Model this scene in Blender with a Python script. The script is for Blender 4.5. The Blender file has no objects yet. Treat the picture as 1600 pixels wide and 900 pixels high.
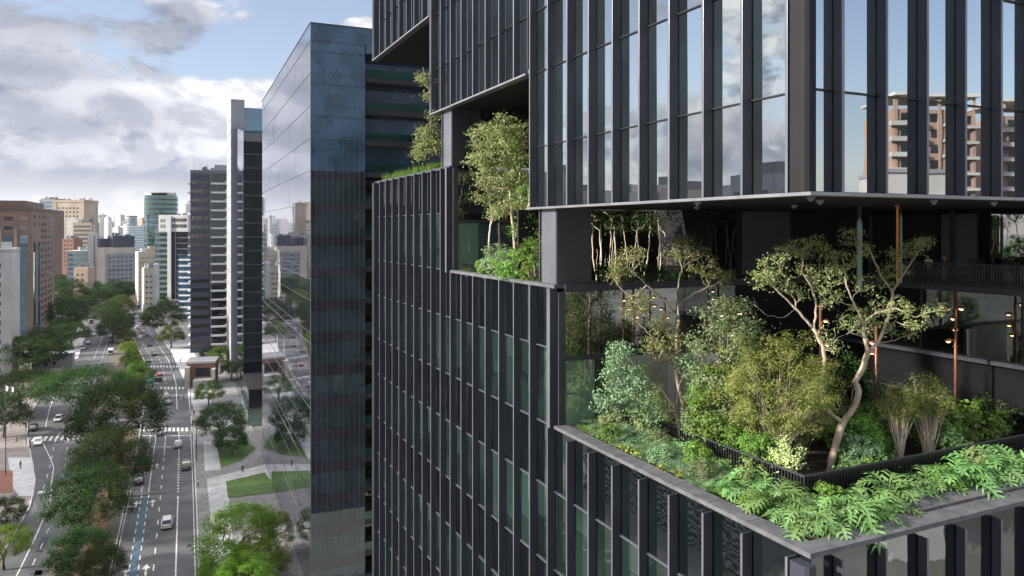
import bpy, math, random
import numpy as np
from mathutils import Vector, Matrix
rad = math.radians
scn = bpy.context.scene
COL = scn.collection
# ------------------------------------------------------------------ camera, sky, sun, exposure
F = 1174.0; HZ = 357.0; CH = 52.0            # focal length in photo pixels, horizon row, camera height above the street
cam_d = bpy.data.cameras.new('camera'); cam = bpy.data.objects.new('camera', cam_d); COL.objects.link(cam)
cam_d.sensor_width = 36; cam_d.lens = 36*F/1600; cam_d.shift_y = -(450-HZ)/1600
cam_d.clip_start = .5; cam_d.clip_end = 20000
cam.location = (0, 0, CH); cam.rotation_euler = (rad(90), 0, 0)
scn.camera = cam
vs = scn.view_settings
vs.view_transform = 'Standard'; vs.look = 'None'; vs.gamma = 1; vs.use_curve_mapping = False
vs.exposure = 1.6
scn.cycles.max_bounces = 8; scn.cycles.diffuse_bounces = 3; scn.cycles.glossy_bounces = 4
scn.cycles.transmission_bounces = 3; scn.cycles.transparent_max_bounces = 8
scn.cycles.caustics_reflective = False; scn.cycles.caustics_refractive = False
scn.cycles.sample_clamp_indirect = 6
SUN_H = Vector((-.95, -.31)).normalized(); SUN_EL = rad(21)
SUN = Vector((SUN_H.x*math.cos(SUN_EL), SUN_H.y*math.cos(SUN_EL), math.sin(SUN_EL)))
sl = bpy.data.lights.new('sun', 'SUN'); sl.energy = 3.9; sl.angle = rad(3); sl.color = (1, .95, .87)
so = bpy.data.objects.new('sun', sl); COL.objects.link(so); so.location = (-300, -100, 300)
so.rotation_euler = SUN.to_track_quat('Z', 'Y').to_euler()

class NT:
    """small helper to wire shader nodes"""
    def __init__(s, tree): s.t = tree; s.n = tree.nodes; s.l = tree.links
    def node(s, typ, ins=None, **kw):
        n = s.n.new(typ)
        for k, v in kw.items(): setattr(n, k, v)
        for k, v in (ins or {}).items():
            if isinstance(v, bpy.types.NodeSocket): s.l.new(v, n.inputs[k])
            else: n.inputs[k].default_value = v
        return n
    def m(s, op, a, b=0., c=0., clamp=False):
        n = s.n.new('ShaderNodeMath'); n.operation = op; n.use_clamp = clamp
        for i, v in enumerate((a, b, c)):
            if isinstance(v, bpy.types.NodeSocket): s.l.new(v, n.inputs[i])
            else: n.inputs[i].default_value = v
        return n.outputs[0]
    def sstep(s, v, lo, hi):
        n = s.n.new('ShaderNodeMapRange'); n.interpolation_type = 'SMOOTHSTEP'
        s.l.new(v, n.inputs[0]); n.inputs[1].default_value = lo; n.inputs[2].default_value = hi
        return n.outputs[0]
    def mix(s, f, a, b, blend='MIX'):
        n = s.n.new('ShaderNodeMix'); n.data_type = 'RGBA'; n.blend_type = blend
        for i, v in ((0, f), (6, a), (7, b)):
            if isinstance(v, bpy.types.NodeSocket): s.l.new(v, n.inputs[i])
            elif i == 0: n.inputs[0].default_value = v
            else: n.inputs[i].default_value = tuple(v)+(1,) if len(v) == 3 else v
        return n.outputs[2]

def px_az_el(px, py):
    az = math.atan2(px-800, F); el = math.atan2((HZ-py)*math.cos(az), F)
    return az, el

def build_world():
    w = bpy.data.worlds.new('World'); scn.world = w; w.use_nodes = True
    T = NT(w.node_tree); T.n.clear()
    sky = T.node('ShaderNodeTexSky', sky_type='NISHITA'); sky.sun_disc = False
    sky.sun_elevation = SUN_EL; sky.sun_rotation = math.atan2(SUN_H.x, SUN_H.y)
    sky.air_density = 1.1; sky.dust_density = .6; sky.ozone_density = 1.6
    tc = T.node('ShaderNodeTexCoord'); sep = T.node('ShaderNodeSeparateXYZ', {0: tc.outputs['Generated']})
    x, y, z = sep.outputs
    az = T.m('ARCTAN2', x, y); el = T.m('ARCSINE', z)
    def noise(vx, vy, vz, scale, detail, rough=.55, dist=0.):
        c = T.node('ShaderNodeCombineXYZ', {0: vx, 1: vy, 2: vz})
        n = T.node('ShaderNodeTexNoise', {'Vector': c.outputs[0], 'Scale': scale, 'Detail': detail, 'Roughness': rough, 'Distortion': dist})
        return n.outputs['Fac']
    def density(dEl, dAz):
        e = T.m('ADD', el, dEl); a = T.m('ADD', az, dAz)
        n = noise(T.m('MULTIPLY', x, 1.), T.m('ADD', y, dAz*.4), T.m('MULTIPLY', T.m('ADD', z, dEl), 2.1), 3.4, 10, .56, .25)
        n2 = noise(x, y, T.m('MULTIPLY', T.m('ADD', z, dEl), 1.8), 13., 8, .6, .2)
        d = T.m('ADD', T.m('MULTIPLY', n, .58), T.m('MULTIPLY', n2, .42))
        blobs = [  # px, py, half width px, half height px, weight: where the sky carries or lacks cloud
            (330, 190, 120, 55, .17), (420, 160, 70, 50, .12), (250, 200, 90, 40, .08), (110, 220, 170, 70, .14), (60, 60, 160, 45, .16),
            (60, 270, 300, 25, .10), (300, 250, 200, 40, .14), (330, 62, 90, 26, .07), (560, 38, 30, 12, .2),
            (300, 95, 110, 22, -.09), (470, 70, 130, 50, -.11), (530, 10, 70, 20, -.06), (225, 45, 60, 30, -.04), (340, 20, 90, 16, .05), (900, -150, 500, 260, -.1)]
        for bx, by, ww, hh, wt in blobs:
            a0, e0 = px_az_el(bx, by)
            u = T.m('MULTIPLY', T.m('SUBTRACT', a, a0), F/ww); v = T.m('MULTIPLY', T.m('SUBTRACT', e, e0), F/hh)
            g = T.m('EXPONENT', T.m('MULTIPLY', T.m('ADD', T.m('MULTIPLY', u, u), T.m('MULTIPLY', v, v)), -1.))
            d = T.m('MULTIPLY_ADD', g, wt, d)
        return d
    d0 = density(0., 0.); d1 = density(.028, .03)
    clear_right = T.m('MULTIPLY', T.sstep(az, .3, 1.3), T.sstep(az, 2.9, 1.9))       # the sky to the right is nearly clear
    clear_right = T.m('MULTIPLY', clear_right, .12)
    cov = T.sstep(T.m('SUBTRACT', d0, clear_right), .475, .545)
    lit = T.sstep(T.m('SUBTRACT', d0, d1), -.04, .05)
    fine = lambda de, da: noise(x, T.m('ADD', y, da), T.m('MULTIPLY', T.m('ADD', z, de), 1.7), 8.5, 7, .58, .3)
    lit2 = T.sstep(T.m('SUBTRACT', fine(0., 0.), fine(.016, .012)), -.07, .07)
    lit = T.m('ADD', T.m('MULTIPLY', lit, .5), T.m('MULTIPLY', lit2, .5))
    thick = T.sstep(d0, .53, .74)
    big = noise(x, y, T.m('MULTIPLY', z, 3.), 2.3, 3, .5)
    # dark-bellied banks, upper left of the view
    dark = None
    for bx, by, ww, hh, wt in [(80, 25, 220, 40, 1.), (40, 100, 190, 24, .9), (180, 160, 45, 26, .55), (150, 280, 260, 18, .75), (30, 165, 120, 30, .35)]:
        a0, e0 = px_az_el(bx, by)
        u = T.m('MULTIPLY', T.m('SUBTRACT', az, a0), F/ww); v = T.m('MULTIPLY', T.m('SUBTRACT', el, e0), F/hh)
        g = T.m('MULTIPLY', T.m('EXPONENT', T.m('MULTIPLY', T.m('ADD', T.m('MULTIPLY', u, u), T.m('MULTIPLY', v, v)), -1.)), wt)
        dark = g if dark is None else T.m('MAXIMUM', dark, g)
    shade = T.m('MULTIPLY', lit, T.m('SUBTRACT', 1., T.m('MULTIPLY', thick, .3)))
    shade = T.m('MULTIPLY', shade, T.m('SUBTRACT', 1., T.m('MULTIPLY', dark, .75)))
    shade = T.m('MULTIPLY', shade, T.m('MULTIPLY_ADD', T.sstep(big, .36, .62), .6, .4))
    cl = T.mix(shade, (1.35, 1.5, 1.98), (5.5, 5.5, 5.55))
    hazew = T.sstep(el, .085, .005)
    blue = T.mix(.16, T.mix(1., sky.outputs[0], (.86, .80, .86), 'MULTIPLY'), (3.6, 3.7, 4.))
    skyc = T.mix(T.m('MULTIPLY', hazew, .8), blue, (4.3, 4.25, 4.25))
    cl = T.mix(T.m('MULTIPLY', hazew, .55), cl, (4.4, 4.3, 4.25))
    cov = T.m('MULTIPLY', cov, T.m('SUBTRACT', 1., T.m('MULTIPLY', hazew, .5)))
    out = T.mix(cov, skyc, cl)
    out = T.mix(T.sstep(el, .42, .95), out, (11., 10.9, 11.2))         # unseen bright overcast, added above the frame for soft fill light
    bg = T.node('ShaderNodeBackground', {'Color': out, 'Strength': .075})
    o = T.node('ShaderNodeOutputWorld', {'Surface': bg.outputs[0]})
    w.cycles.sampling_method = 'MANUAL'; w.cycles.sample_map_resolution = 512
build_world()

# ------------------------------------------------------------------ helpers
def tag(o, label=None, cat=None, group=None, kind=None):
    if label: o['label'] = label
    if cat: o['category'] = cat
    if group: o['group'] = group
    if kind: o['kind'] = kind
    return o
def empty(name, loc=(0, 0, 0), rz=0., label=None, cat=None, group=None):
    o = bpy.data.objects.new(name, None); COL.objects.link(o); o.empty_display_size = .3
    o.location = loc; o.rotation_euler = (0, 0, rz)
    return tag(o, label, cat, group)
class MB:
    def __init__(s): s.v = []; s.f = []; s.mi = []
    def add(s, vs, fs, mi=0):
        b = len(s.v); s.v += [tuple(v) for v in vs]; s.f += [tuple(b+i for i in f) for f in fs]; s.mi += [mi]*len(fs); return s
    def box(s, x0, x1, y0, y1, z0, z1, mi=0):
        return s.add([(x0,y0,z0),(x1,y0,z0),(x1,y1,z0),(x0,y1,z0),(x0,y0,z1),(x1,y0,z1),(x1,y1,z1),(x0,y1,z1)],
              [(3,2,1,0),(4,5,6,7),(0,1,5,4),(1,2,6,5),(2,3,7,6),(3,0,4,7)], mi)
    def quad(s, a, b, c, d, mi=0): return s.add([a, b, c, d], [(0, 1, 2, 3)], mi)
    def prism(s, pts, z0, z1, mi=0):                     # pts counter-clockwise
        n = len(pts)
        return s.add([(p[0], p[1], z0) for p in pts]+[(p[0], p[1], z1) for p in pts],
              [tuple(range(n))[::-1], tuple(range(n, 2*n))]+[(i, (i+1) % n, n+(i+1) % n, n+i) for i in range(n)], mi)
    def poly(s, pts, z, mi=0): return s.add([(p[0], p[1], z) for p in pts], [tuple(range(len(pts)))], mi)
    def tube(s, pts, rs, n=6, mi=0, cap=True):
        pts = [Vector(p) for p in pts]; b = len(s.v); up = Vector((0, 0, 1)); ref = None
        for i, p in enumerate(pts):
            t = (pts[min(i+1, len(pts)-1)]-pts[max(i-1, 0)])
            t = t.normalized() if t.length > 1e-9 else up
            if ref is None: ref = t.orthogonal().normalized()
            ref = (ref-t*ref.dot(t)); ref = ref.normalized() if ref.length > 1e-6 else t.orthogonal().normalized()
            q = t.cross(ref); r = rs[i] if hasattr(rs, '__len__') else rs
            for k in range(n):
                a = 2*math.pi*k/n; s.v.append(tuple(p+ref*(r*math.cos(a))+q*(r*math.sin(a))))
        for i in range(len(pts)-1):
            for k in range(n):
                s.f.append((b+i*n+k, b+i*n+(k+1) % n, b+(i+1)*n+(k+1) % n, b+(i+1)*n+k)); s.mi.append(mi)
        if cap:
            s.f.append(tuple(b+k for k in range(n))[::-1]); s.mi.append(mi)
            e = b+(len(pts)-1)*n; s.f.append(tuple(e+k for k in range(n))); s.mi.append(mi)
        return s
    def cyl(s, x, y, z0, z1, r, n=16, mi=0, r1=None): return s.tube([(x, y, z0), (x, y, z1)], [r, r if r1 is None else r1], n, mi)
    def mesh(s, name, mats, smooth=False):
        me = bpy.data.meshes.new(name); me.from_pydata(s.v, [], s.f)
        for m_ in (mats if isinstance(mats, (list, tuple)) else [mats]): me.materials.append(m_)
        if any(s.mi): me.polygons.foreach_set('material_index', s.mi)
        if smooth: me.polygons.foreach_set('use_smooth', [True]*len(me.polygons))
        me.update(); return me
    def build(s, name, mats, parent=None, smooth=False, loc=None, bevel=0):
        o = bpy.data.objects.new(name, s.mesh(name, mats, smooth)); COL.objects.link(o)
        if parent: o.parent = parent
        if loc: o.location = loc
        if bevel:
            bm_ = o.modifiers.new('bevel', 'BEVEL'); bm_.width = bevel; bm_.segments = 2; bm_.limit_method = 'ANGLE'
        return o
def link_mesh(name, me, parent=None, loc=None, rz=None):
    o = bpy.data.objects.new(name, me); COL.objects.link(o)
    if parent: o.parent = parent
    if loc: o.location = loc
    if rz is not None: o.rotation_euler = (0, 0, rz)
    return o
KIDS = {}
def kids(o): return [c for c in COL.objects if c.parent == o]
def copy_thing(src, loc, rz=0., label=None, group=None, scale=None, swap=None):
    """a copy of a thing, its parts and their sub-parts; swap = {material: material} on the copy"""
    def cp(o, parent):
        c = o.copy(); COL.objects.link(c); c.parent = parent
        if swap and c.type == 'MESH':
            for sl_ in c.material_slots:
                if sl_.material in swap: m_ = swap[sl_.material]; sl_.link = 'OBJECT'; sl_.material = m_
        for k in KIDS.get(o.name, []): cp(bpy.data.objects[k], c)
        return c
    if src.name not in KIDS:
        def reg(o):
            ks = list(o.children); KIDS[o.name] = [k.name for k in ks]
            for k in ks: reg(k)
        reg(src)
    r = cp(src, None); r.location = loc; r.rotation_euler = (0, 0, rz)
    if scale: r.scale = (scale,)*3 if not hasattr(scale, '__len__') else scale
    return tag(r, label, None, group)
def onz(px, py, z=0.):
    """point of the horizontal plane z seen at photo pixel (px, py)"""
    Y = F*(CH-z)/(py-HZ); return Vector(((px-800)/F*Y, Y, z))
def at(px, py, Y): return Vector(((px-800)/F*Y, Y, CH+(HZ-py)/F*Y))
ORD = 'first second third fourth fifth sixth seventh eighth ninth tenth eleventh twelfth thirteenth fourteenth fifteenth sixteenth seventeenth eighteenth nineteenth twentieth'.split()

# ------------------------------------------------------------------ materials
def mat(name, col, rough=.6, metal=0., col2=None, nscale=3., ndetail=5., bump=0., bscale=20., spec=.5, stretch=None, dirt=0.):
    m = bpy.data.materials.new(name); m.use_nodes = True; T = NT(m.node_tree); b = T.n['Principled BSDF']
    b.inputs['Roughness'].default_value = rough; b.inputs['Metallic'].default_value = metal
    b.inputs['Specular IOR Level'].default_value = spec
    tc = T.node('ShaderNodeTexCoord'); vec = tc.outputs['Object']
    if stretch: vec = T.node('ShaderNodeMapping', {'Vector': vec, 'Scale': stretch}).outputs[0]
    if col2 is None: col2 = tuple(c*.78 for c in col)
    n = T.node('ShaderNodeTexNoise', {'Vector': vec, 'Scale': nscale, 'Detail': ndetail, 'Roughness': .6})
    f = T.sstep(n.outputs['Fac'], .32, .68)
    c = T.mix(f, col, col2)
    if dirt:
        n3 = T.node('ShaderNodeTexNoise', {'Vector': vec, 'Scale': nscale*.13, 'Detail': 6.})
        c = T.mix(T.m('MULTIPLY', T.sstep(n3.outputs['Fac'], .45, .7), dirt), c, tuple(k*.45 for k in col))
    T.l.new(c, b.inputs['Base Color'])
    if bump:
        n2 = T.node('ShaderNodeTexNoise', {'Vector': vec, 'Scale': bscale, 'Detail': 4.})
        bp = T.node('ShaderNodeBump', {'Height': n2.outputs['Fac'], 'Distance': bump, 'Strength': .6}); T.l.new(bp.outputs[0], b.inputs['Normal'])
    return m
def glass_mat(name, col, refl=.45, tint=(1, 1, 1), rough=.008, wave=.004, wscale=.5, wstretch=(1, 1, .35), col2=None, nscale=.25, see=0.):
    """coated facade glass: dark body under a strong mirror coat, slightly wavy"""
    m = bpy.data.materials.new(name); m.use_nodes = True; T = NT(m.node_tree); T.n.clear()
    tc = T.node('ShaderNodeTexCoord'); vec = T.node('ShaderNodeMapping', {'Vector': tc.outputs['Object'], 'Scale': wstretch}).outputs[0]
    n2 = T.node('ShaderNodeTexNoise', {'Vector': vec, 'Scale': wscale, 'Detail': 2.})
    bp = T.node('ShaderNodeBump', {'Height': n2.outputs['Fac'], 'Distance': wave, 'Strength': 1.})
    oi = T.node('ShaderNodeObjectInfo')
    n1 = T.node('ShaderNodeTexNoise', {'Vector': tc.outputs['Object'], 'Scale': nscale, 'Detail': 3.})
    f = T.m('ADD', T.m('MULTIPLY', T.sstep(n1.outputs['Fac'], .42, .6), .6), T.m('MULTIPLY', oi.outputs['Random'], .4))
    c = T.mix(f, col, col2 or tuple(k*.45 for k in col))
    body = T.node('ShaderNodeBsdfDiffuse', {'Color': c}).outputs[0]
    if see > 0:
        tr = T.node('ShaderNodeBsdfTransparent', {'Color': (.5, .62, .57, 1)})
        body = T.node('ShaderNodeMixShader', {0: see, 1: body, 2: tr.outputs[0]}).outputs[0]
    gl = T.node('ShaderNodeBsdfGlossy', {'Color': tint+(1,), 'Roughness': rough, 'Normal': bp.outputs[0]})
    fr = T.node('ShaderNodeLayerWeight', {'Blend': .35, 'Normal': bp.outputs[0]})
    fac = T.m('MULTIPLY_ADD', T.m('POWER', fr.outputs['Facing'], 3.), 1-refl, refl, clamp=True)
    mx = T.node('ShaderNodeMixShader', {0: fac, 1: body, 2: gl.outputs[0]})
    T.node('ShaderNodeOutputMaterial', {'Surface': mx.outputs[0]})
    return m
def leaf_mat(name, col, col2, trans=.35, rough=.5, spec=.35):
    m = bpy.data.materials.new(name); m.use_nodes = True; T = NT(m.node_tree); T.n.clear()
    g = T.node('ShaderNodeNewGeometry'); tc = T.node('ShaderNodeTexCoord'); oi = T.node('ShaderNodeObjectInfo')
    n = T.node('ShaderNodeTexNoise', {'Vector': tc.outputs['Object'], 'Scale': .9, 'Detail': 3.})
    f = T.m('ADD', T.m('MULTIPLY', g.outputs['Random Per Island'], .55), T.m('MULTIPLY', T.sstep(n.outputs['Fac'], .35, .65), .45))
    c = T.mix(f, col, col2)
    hv = T.node('ShaderNodeHueSaturation', {'Hue': T.m('MULTIPLY_ADD', oi.outputs['Random'], .045, .478), 'Saturation': 1., 'Value': T.m('MULTIPLY_ADD', oi.outputs['Random'], .62, .72), 'Color': c})
    p = T.node('ShaderNodeBsdfPrincipled', {'Base Color': hv.outputs[0], 'Roughness': rough, 'Specular IOR Level': spec})
    tr = T.node('ShaderNodeBsdfTranslucent', {'Color': T.mix(.5, hv.outputs[0], tuple(min(1, k*1.6) for k in col2))})
    mx = T.node('ShaderNodeMixShader', {0: trans, 1: p.outputs[0], 2: tr.outputs[0]})
    T.node('ShaderNodeOutputMaterial', {'Surface': mx.outputs[0]})
    return m
def emit_mat(name, col, s):
    m = bpy.data.materials.new(name); m.use_nodes = True; b = m.node_tree.nodes['Principled BSDF']
    b.inputs['Base Color'].default_value = col+(1,); b.inputs['Emission Color'].default_value = col+(1,); b.inputs['Emission Strength'].default_value = s
    return m
def paver(name, col, col2, size, gap=.02):
    m = mat(name, col, .85, col2=col2, nscale=.8, ndetail=9, dirt=.3); T = NT(m.node_tree); b = T.n['Principled BSDF']; src = b.inputs['Base Color'].links[0].from_socket
    tc = T.node('ShaderNodeTexCoord'); mp = T.node('ShaderNodeMapping', {'Vector': tc.outputs['Object'], 'Rotation': (0, 0, -.41)})
    br = T.node('ShaderNodeTexBrick', {'Vector': mp.outputs[0], 'Color1': (1, 1, 1, 1), 'Color2': (.82, .82, .82, 1), 'Mortar': (.5, .5, .5, 1), 'Scale': 1., 'Mortar Size': gap, 'Brick Width': size*1.6, 'Row Height': size})
    T.l.new(T.mix(1., src, br.outputs['Color'], 'MULTIPLY'), b.inputs['Base Color']); return m
M = dict(
    asphalt=mat('asphalt', (.1, .102, .108), .85, col2=(.066, .067, .072), nscale=.22, ndetail=12, bump=.01, dirt=.5),
    asphalt_dark=mat('dark_asphalt', (.06, .062, .068), .85, nscale=.4, ndetail=9, bump=.01, dirt=.3),
    paint=mat('road_paint', (.72, .72, .7), .7, col2=(.3, .3, .3), nscale=1.1, ndetail=10),
    bluepaint=mat('blue_lane_paint', (.03, .085, .14), .75, col2=(.055, .08, .1), nscale=2., ndetail=8),
    hatch=mat('blue_hatch_paint', (.13, .22, .3), .75, col2=(.07, .12, .17), nscale=2., ndetail=8),
    pave=paver('paving', (.27, .26, .26), (.19, .185, .18), .9),
    pave_white=paver('pale_paving', (.55, .55, .55), (.44, .44, .44), 1.2, .03),
    pave_pink=paver('pink_paving', (.29, .25, .23), (.21, .185, .17), .8),
    red_path=mat('red_path', (.25, .11, .07), .9, col2=(.17, .075, .05), nscale=1., ndetail=9, dirt=.3),
    kerb=mat('kerb_stone', (.5, .49, .47), .85),
    earth=mat('earth', (.12, .1, .075), .95, col2=(.075, .065, .05), nscale=1.5, ndetail=8),
    city=mat('city_ground', (.2, .19, .185), .95, col2=(.11, .12, .085), nscale=.03, ndetail=10),
    lawn=mat('lawn_grass', (.075, .14, .026), .9, col2=(.05, .09, .02), nscale=.7, ndetail=10, bump=.03, bscale=14, dirt=.35),
    hill=mat('far_hill', (.05, .075, .05), .95, col2=(.075, .085, .07), nscale=.01, ndetail=8),
    steel=mat('dark_metal', (.048, .049, .056), .42, .35, col2=(.038, .039, .045), nscale=.7),
    fin=mat('fin_metal', (.044, .047, .062), .36, .25, col2=(.034, .037, .049), nscale=.6, ndetail=6, spec=.3, dirt=.2),
    edge=mat('sunlit_edge_transom_metal', (.145, .15, .175), .3, .4, nscale=.6),  # paler metal paints sunlight onto fin edges; transoms share it
    panel=mat('panel_metal', (.06, .064, .076), .45, .3, spec=.3, nscale=.5, ndetail=6),
    trim=mat('trim_metal', (.22, .225, .24), .4, .5, nscale=.8),
    black=mat('black_metal', (.012, .012, .014), .5, .2),
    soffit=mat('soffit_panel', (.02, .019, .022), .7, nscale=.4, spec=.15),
    stone=mat('coping_stone', (.1, .1, .11), .8, col2=(.055, .055, .062), nscale=1.3, ndetail=10, bump=.003, bscale=40, dirt=.5),
    concrete=mat('board_concrete', (.5, .5, .46), .85, col2=(.36, .37, .33), nscale=.7, ndetail=9, dirt=.4),
    deck=mat('terrace_floor', (.1, .095, .09), .85, nscale=1.),
    soil=mat('soil', (.045, .033, .024), .95, nscale=3, ndetail=8, bump=.04),
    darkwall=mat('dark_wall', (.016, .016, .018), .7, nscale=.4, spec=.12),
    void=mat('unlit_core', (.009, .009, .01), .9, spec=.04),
    copper=mat('copper_pole', (.3, .13, .075), .4, .6, col2=(.2, .085, .05), nscale=2.),
    orange=mat('sunlit_copper_pole', (.75, .24, .03), .4, .2),  # orange tone paints sunlight into the copper
    bark=mat('pale_bark', (.46, .37, .29), .85, col2=(.27, .205, .155), nscale=4.5, ndetail=9, stretch=(1, 1, .25), bump=.035, bscale=9),
    barkd=mat('brown_bark', (.19, .14, .1), .9, col2=(.1, .075, .055), nscale=3., ndetail=8, stretch=(1, 1, .3), bump=.02),
    barkw=mat('white_bark', (.55, .47, .39), .85, col2=(.34, .27, .21), nscale=3., ndetail=8, stretch=(1, 1, .3)),
)
G = dict(
    upper=glass_mat('blue_mirror_glass', (.02, .032, .036), .55, (.97, 1., 1.), wave=.0022, wscale=.45),
    spandrel=glass_mat('spandrel_glass', (.018, .022, .025), .46, (.95, .98, 1.), wave=.003, wscale=.5),
    vision=glass_mat('green_vision_glass', (.004, .008, .008), .2, (.9, 1., .97), wave=.005, wscale=.6, col2=(.03, .055, .048), see=.55),
    lowsp=glass_mat('dark_spandrel_glass', (.004, .006, .007), .22, (.9, .97, 1.), wave=.007, wscale=.9, wstretch=(1, 1, .8)),
    terrace=glass_mat('dark_terrace_glass', (.012, .014, .014), .28, (.95, 1., 1.), wave=.004, see=.35),
    towersp=glass_mat('tower_spandrel_glass', (.055, .055, .07), .16, (.9, .93, 1.), wave=.008, wscale=.4),
    green=glass_mat('pale_green_glass', (.13, .2, .165), .2, (.9, 1., .97), wave=.004, col2=(.1, .16, .13)),
    mirror=glass_mat('tower_mirror_glass', (.012, .014, .02), .52, (.93, .94, 1.), wave=.0045, wscale=.42, wstretch=(1, 1, .25)),
    front=glass_mat('tower_sky_painted_glass', (.115, .21, .34), .36, (.78, .9, 1.), wave=.022, wscale=.38, wstretch=(1, 1, .22)),  # blue body colour paints in the sky this front would mirror
    frontlow=glass_mat('tower_window_glass', (.085, .125, .145), .17, (.85, .95, 1.), wave=.006, wscale=.4, see=.4),
    city=glass_mat('office_glass', (.012, .015, .02), .07, (.85, .93, 1.), wave=.01, wscale=.3),
    citygreen=glass_mat('green_office_glass', (.015, .05, .045), .14, (.7, 1., .95), wave=.01, wscale=.3),
    cityblue=glass_mat('blue_office_glass', (.04, .1, .17), .2, (.75, .9, 1.), wave=.01, wscale=.3),
    window=glass_mat('window_glass', (.02, .022, .026), .14, wave=.006, wscale=.6),
)
# ------------------------------------------------------------------ ground and roads (the street runs up and to the left)
def lerp_tab(tab):
    ys = [p[0] for p in tab]; xs = [p[1] for p in tab]
    return lambda y: float(np.interp(y, ys, xs))
RR = lerp_tab([(0,2.07),(112.8,-47.1),(145.3,-61.2),(184.4,-78.3),(251,-108.6),(293,-130),(380,-180),(480,-234),(598,-289),(800,-380),(1300,-590)])
RL = lerp_tab([(0,-11.1),(112.8,-60.3),(145.3,-74.4),(184.4,-91.5),(251,-121.6),(293,-143),(380,-193),(480,-247),(598,-303),(800,-395),(1300,-606)])
LR = lerp_tab([(0,-20),(112,-69.5),(126,-75.5),(145,-84.5),(165,-95),(184,-105.5),(201,-113),(216,-119.5),(353,-186.4),(407,-214),(434,-233),(531,-293),(700,-380),(1300,-660)])
LL = lerp_tab([(0,-30),(100,-72.5),(118,-80.5),(137,-88.2),(147,-93.4),(156,-98.9),(171,-109.2),(185,-119.4),(201,-129.5),(216,-137.8),(353,-200.5),(407,-230),(434,-250),(531,-306),(700,-395),(1300,-676)])
YS = [-60, 0]+list(range(20, 440, 12))+[460, 490, 520, 560, 600, 650, 700, 800, 900, 1000, 1150, 1300]
def strip(fa, fb, z, mb=None, ys=YS):
    mb = mb or MB()
    for a, b in zip(ys, ys[1:]):
        mb.quad((fa(a), a, z), (fb(a), a, z), (fb(b), b, z), (fa(b), b, z))
    return mb
def ext(f): return lambda y: f(y) if y >= 0 else f(0)-.436*y
RR, RL, LR, LL = map(ext, (RR, RL, LR, LL))
g = MB().poly([(-9000, -4000), (9000, -4000), (9000, 14000), (-9000, 14000)], 0).build('ground', M['city']); tag(g, kind='structure')
def struct(mb, name, m_): return tag(mb.build(name, m_), kind='structure')
right_road = struct(strip(RL, RR, .03), 'road', M['asphalt'])
left_road = struct(strip(LL, LR, .03), 'road', M['asphalt'])
def raised(fa, fb, z, ys=YS):
    mb = MB()
    for a, b in zip(ys, ys[1:]):
        mb.quad((fa(a), a, z), (fb(a), a, z), (fb(b), b, z), (fa(b), b, z))
        mb.quad((fa(a), a, 0), (fa(a), a, z), (fa(b), b, z), (fa(b), b, 0)); mb.quad((fb(a), a, z), (fb(a), a, 0), (fb(b), b, 0), (fb(b), b, z))
    return mb
struct(raised(lambda y: LR(y)+.02, lambda y: RL(y)-.22, .15), 'median', M['earth'])
struct(raised(lambda y: RL(y)-.22, lambda y: RL(y), .17), 'kerb', M['kerb'])
struct(raised(lambda y: RR(y), lambda y: RR(y)+.25, .17), 'kerb', M['kerb'])
struct(raised(lambda y: RR(y)+.25, lambda y: RR(y)+16, .15), 'pavement', M['pave'])
struct(raised(lambda y: LL(y)-9, lambda y: LL(y)-.2, .15), 'pavement', M['pave_pink'])
struct(raised(lambda y: LL(y)-.2, lambda y: LL(y), .17), 'kerb', M['kerb'])
struct(strip(lambda y: RL(y)-5.2, lambda y: RL(y)-2.4, .165, ys=list(range(60, 420, 12))), 'cycle_path', M['red_path'])
# cross street at the junction in front of the second zebra crossing
cs = MB()
cs.poly([(RL(195)-16, 196), (RL(195)+.02, 193), (RL(207)+.02, 205), (LR(212), 214)], .172)
struct(cs, 'side_road', M['asphalt'])
# painted markings
def line(f, off, y0, y1, w=.16, dash=None, z=.045, m_='paint', step=6.):
    mb = MB(); y = y0
    while y < y1:
        e = min(y+(dash[0] if dash else step), y1)
        mb.quad((f(y)+off-w/2, y, z), (f(y)+off+w/2, y, z), (f(e)+off+w/2, e, z), (f(e)+off-w/2, e, z))
        y = e+(dash[1] if dash else 0)
    return mb
def mark(mb, parent, m_='paint', name='road_marking'): return tag(mb.build(name, M[m_], parent))
for f, off, y0, y1, dash, w in [(RR, -3.4, 60, 146, None, .24), (RR, -3.4, 148, 171, (.8, .9), .4), (RR, -3.4, 172, 192, None, .2), (RR, -6.8, 60, 172, (2.2, 3.8), .2), (RR, -6.8, 172, 188, None, .18),
        (RR, -.45, 60, 190, None, .14), (RL, .4, 60, 150, None, .14), (RR, -9.1, 60, 148, (1.8, 1.6), .2), (RR, -10.5, 60, 148, (1.8, 1.6), .2), (RR, -9.2, 148, 188, None, .18), (RR, -10.6, 148, 188, None, .14),
        (RR, -3.6, 216, 330, None, .22), (RR, -6.9, 225, 480, (2.5, 4), .2), (RR, -10, 225, 480, (2.5, 4), .2), (RR, -3.5, 340, 600, (3, 4), .22)]:
    mark(line(f, off, y0, y1, w, dash), right_road)
mark(line(RR, -9.8, 60, 146, 1.15, None, .038), right_road, 'bluepaint', 'cycle_lane')
hb = MB()
for i in range(52):
    y = 64+i*1.6; x = RR(y)-9.8; sx = 1 if i % 2 else -1
    hb.quad((x-.5*sx-.07, y, .043), (x-.5*sx+.07, y, .043), (x+.5*sx+.07-.69, y+1.5, .043), (x+.5*sx-.07-.69, y+1.5, .043))
mark(hb, right_road, 'hatch', 'lane_hatching')
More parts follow.
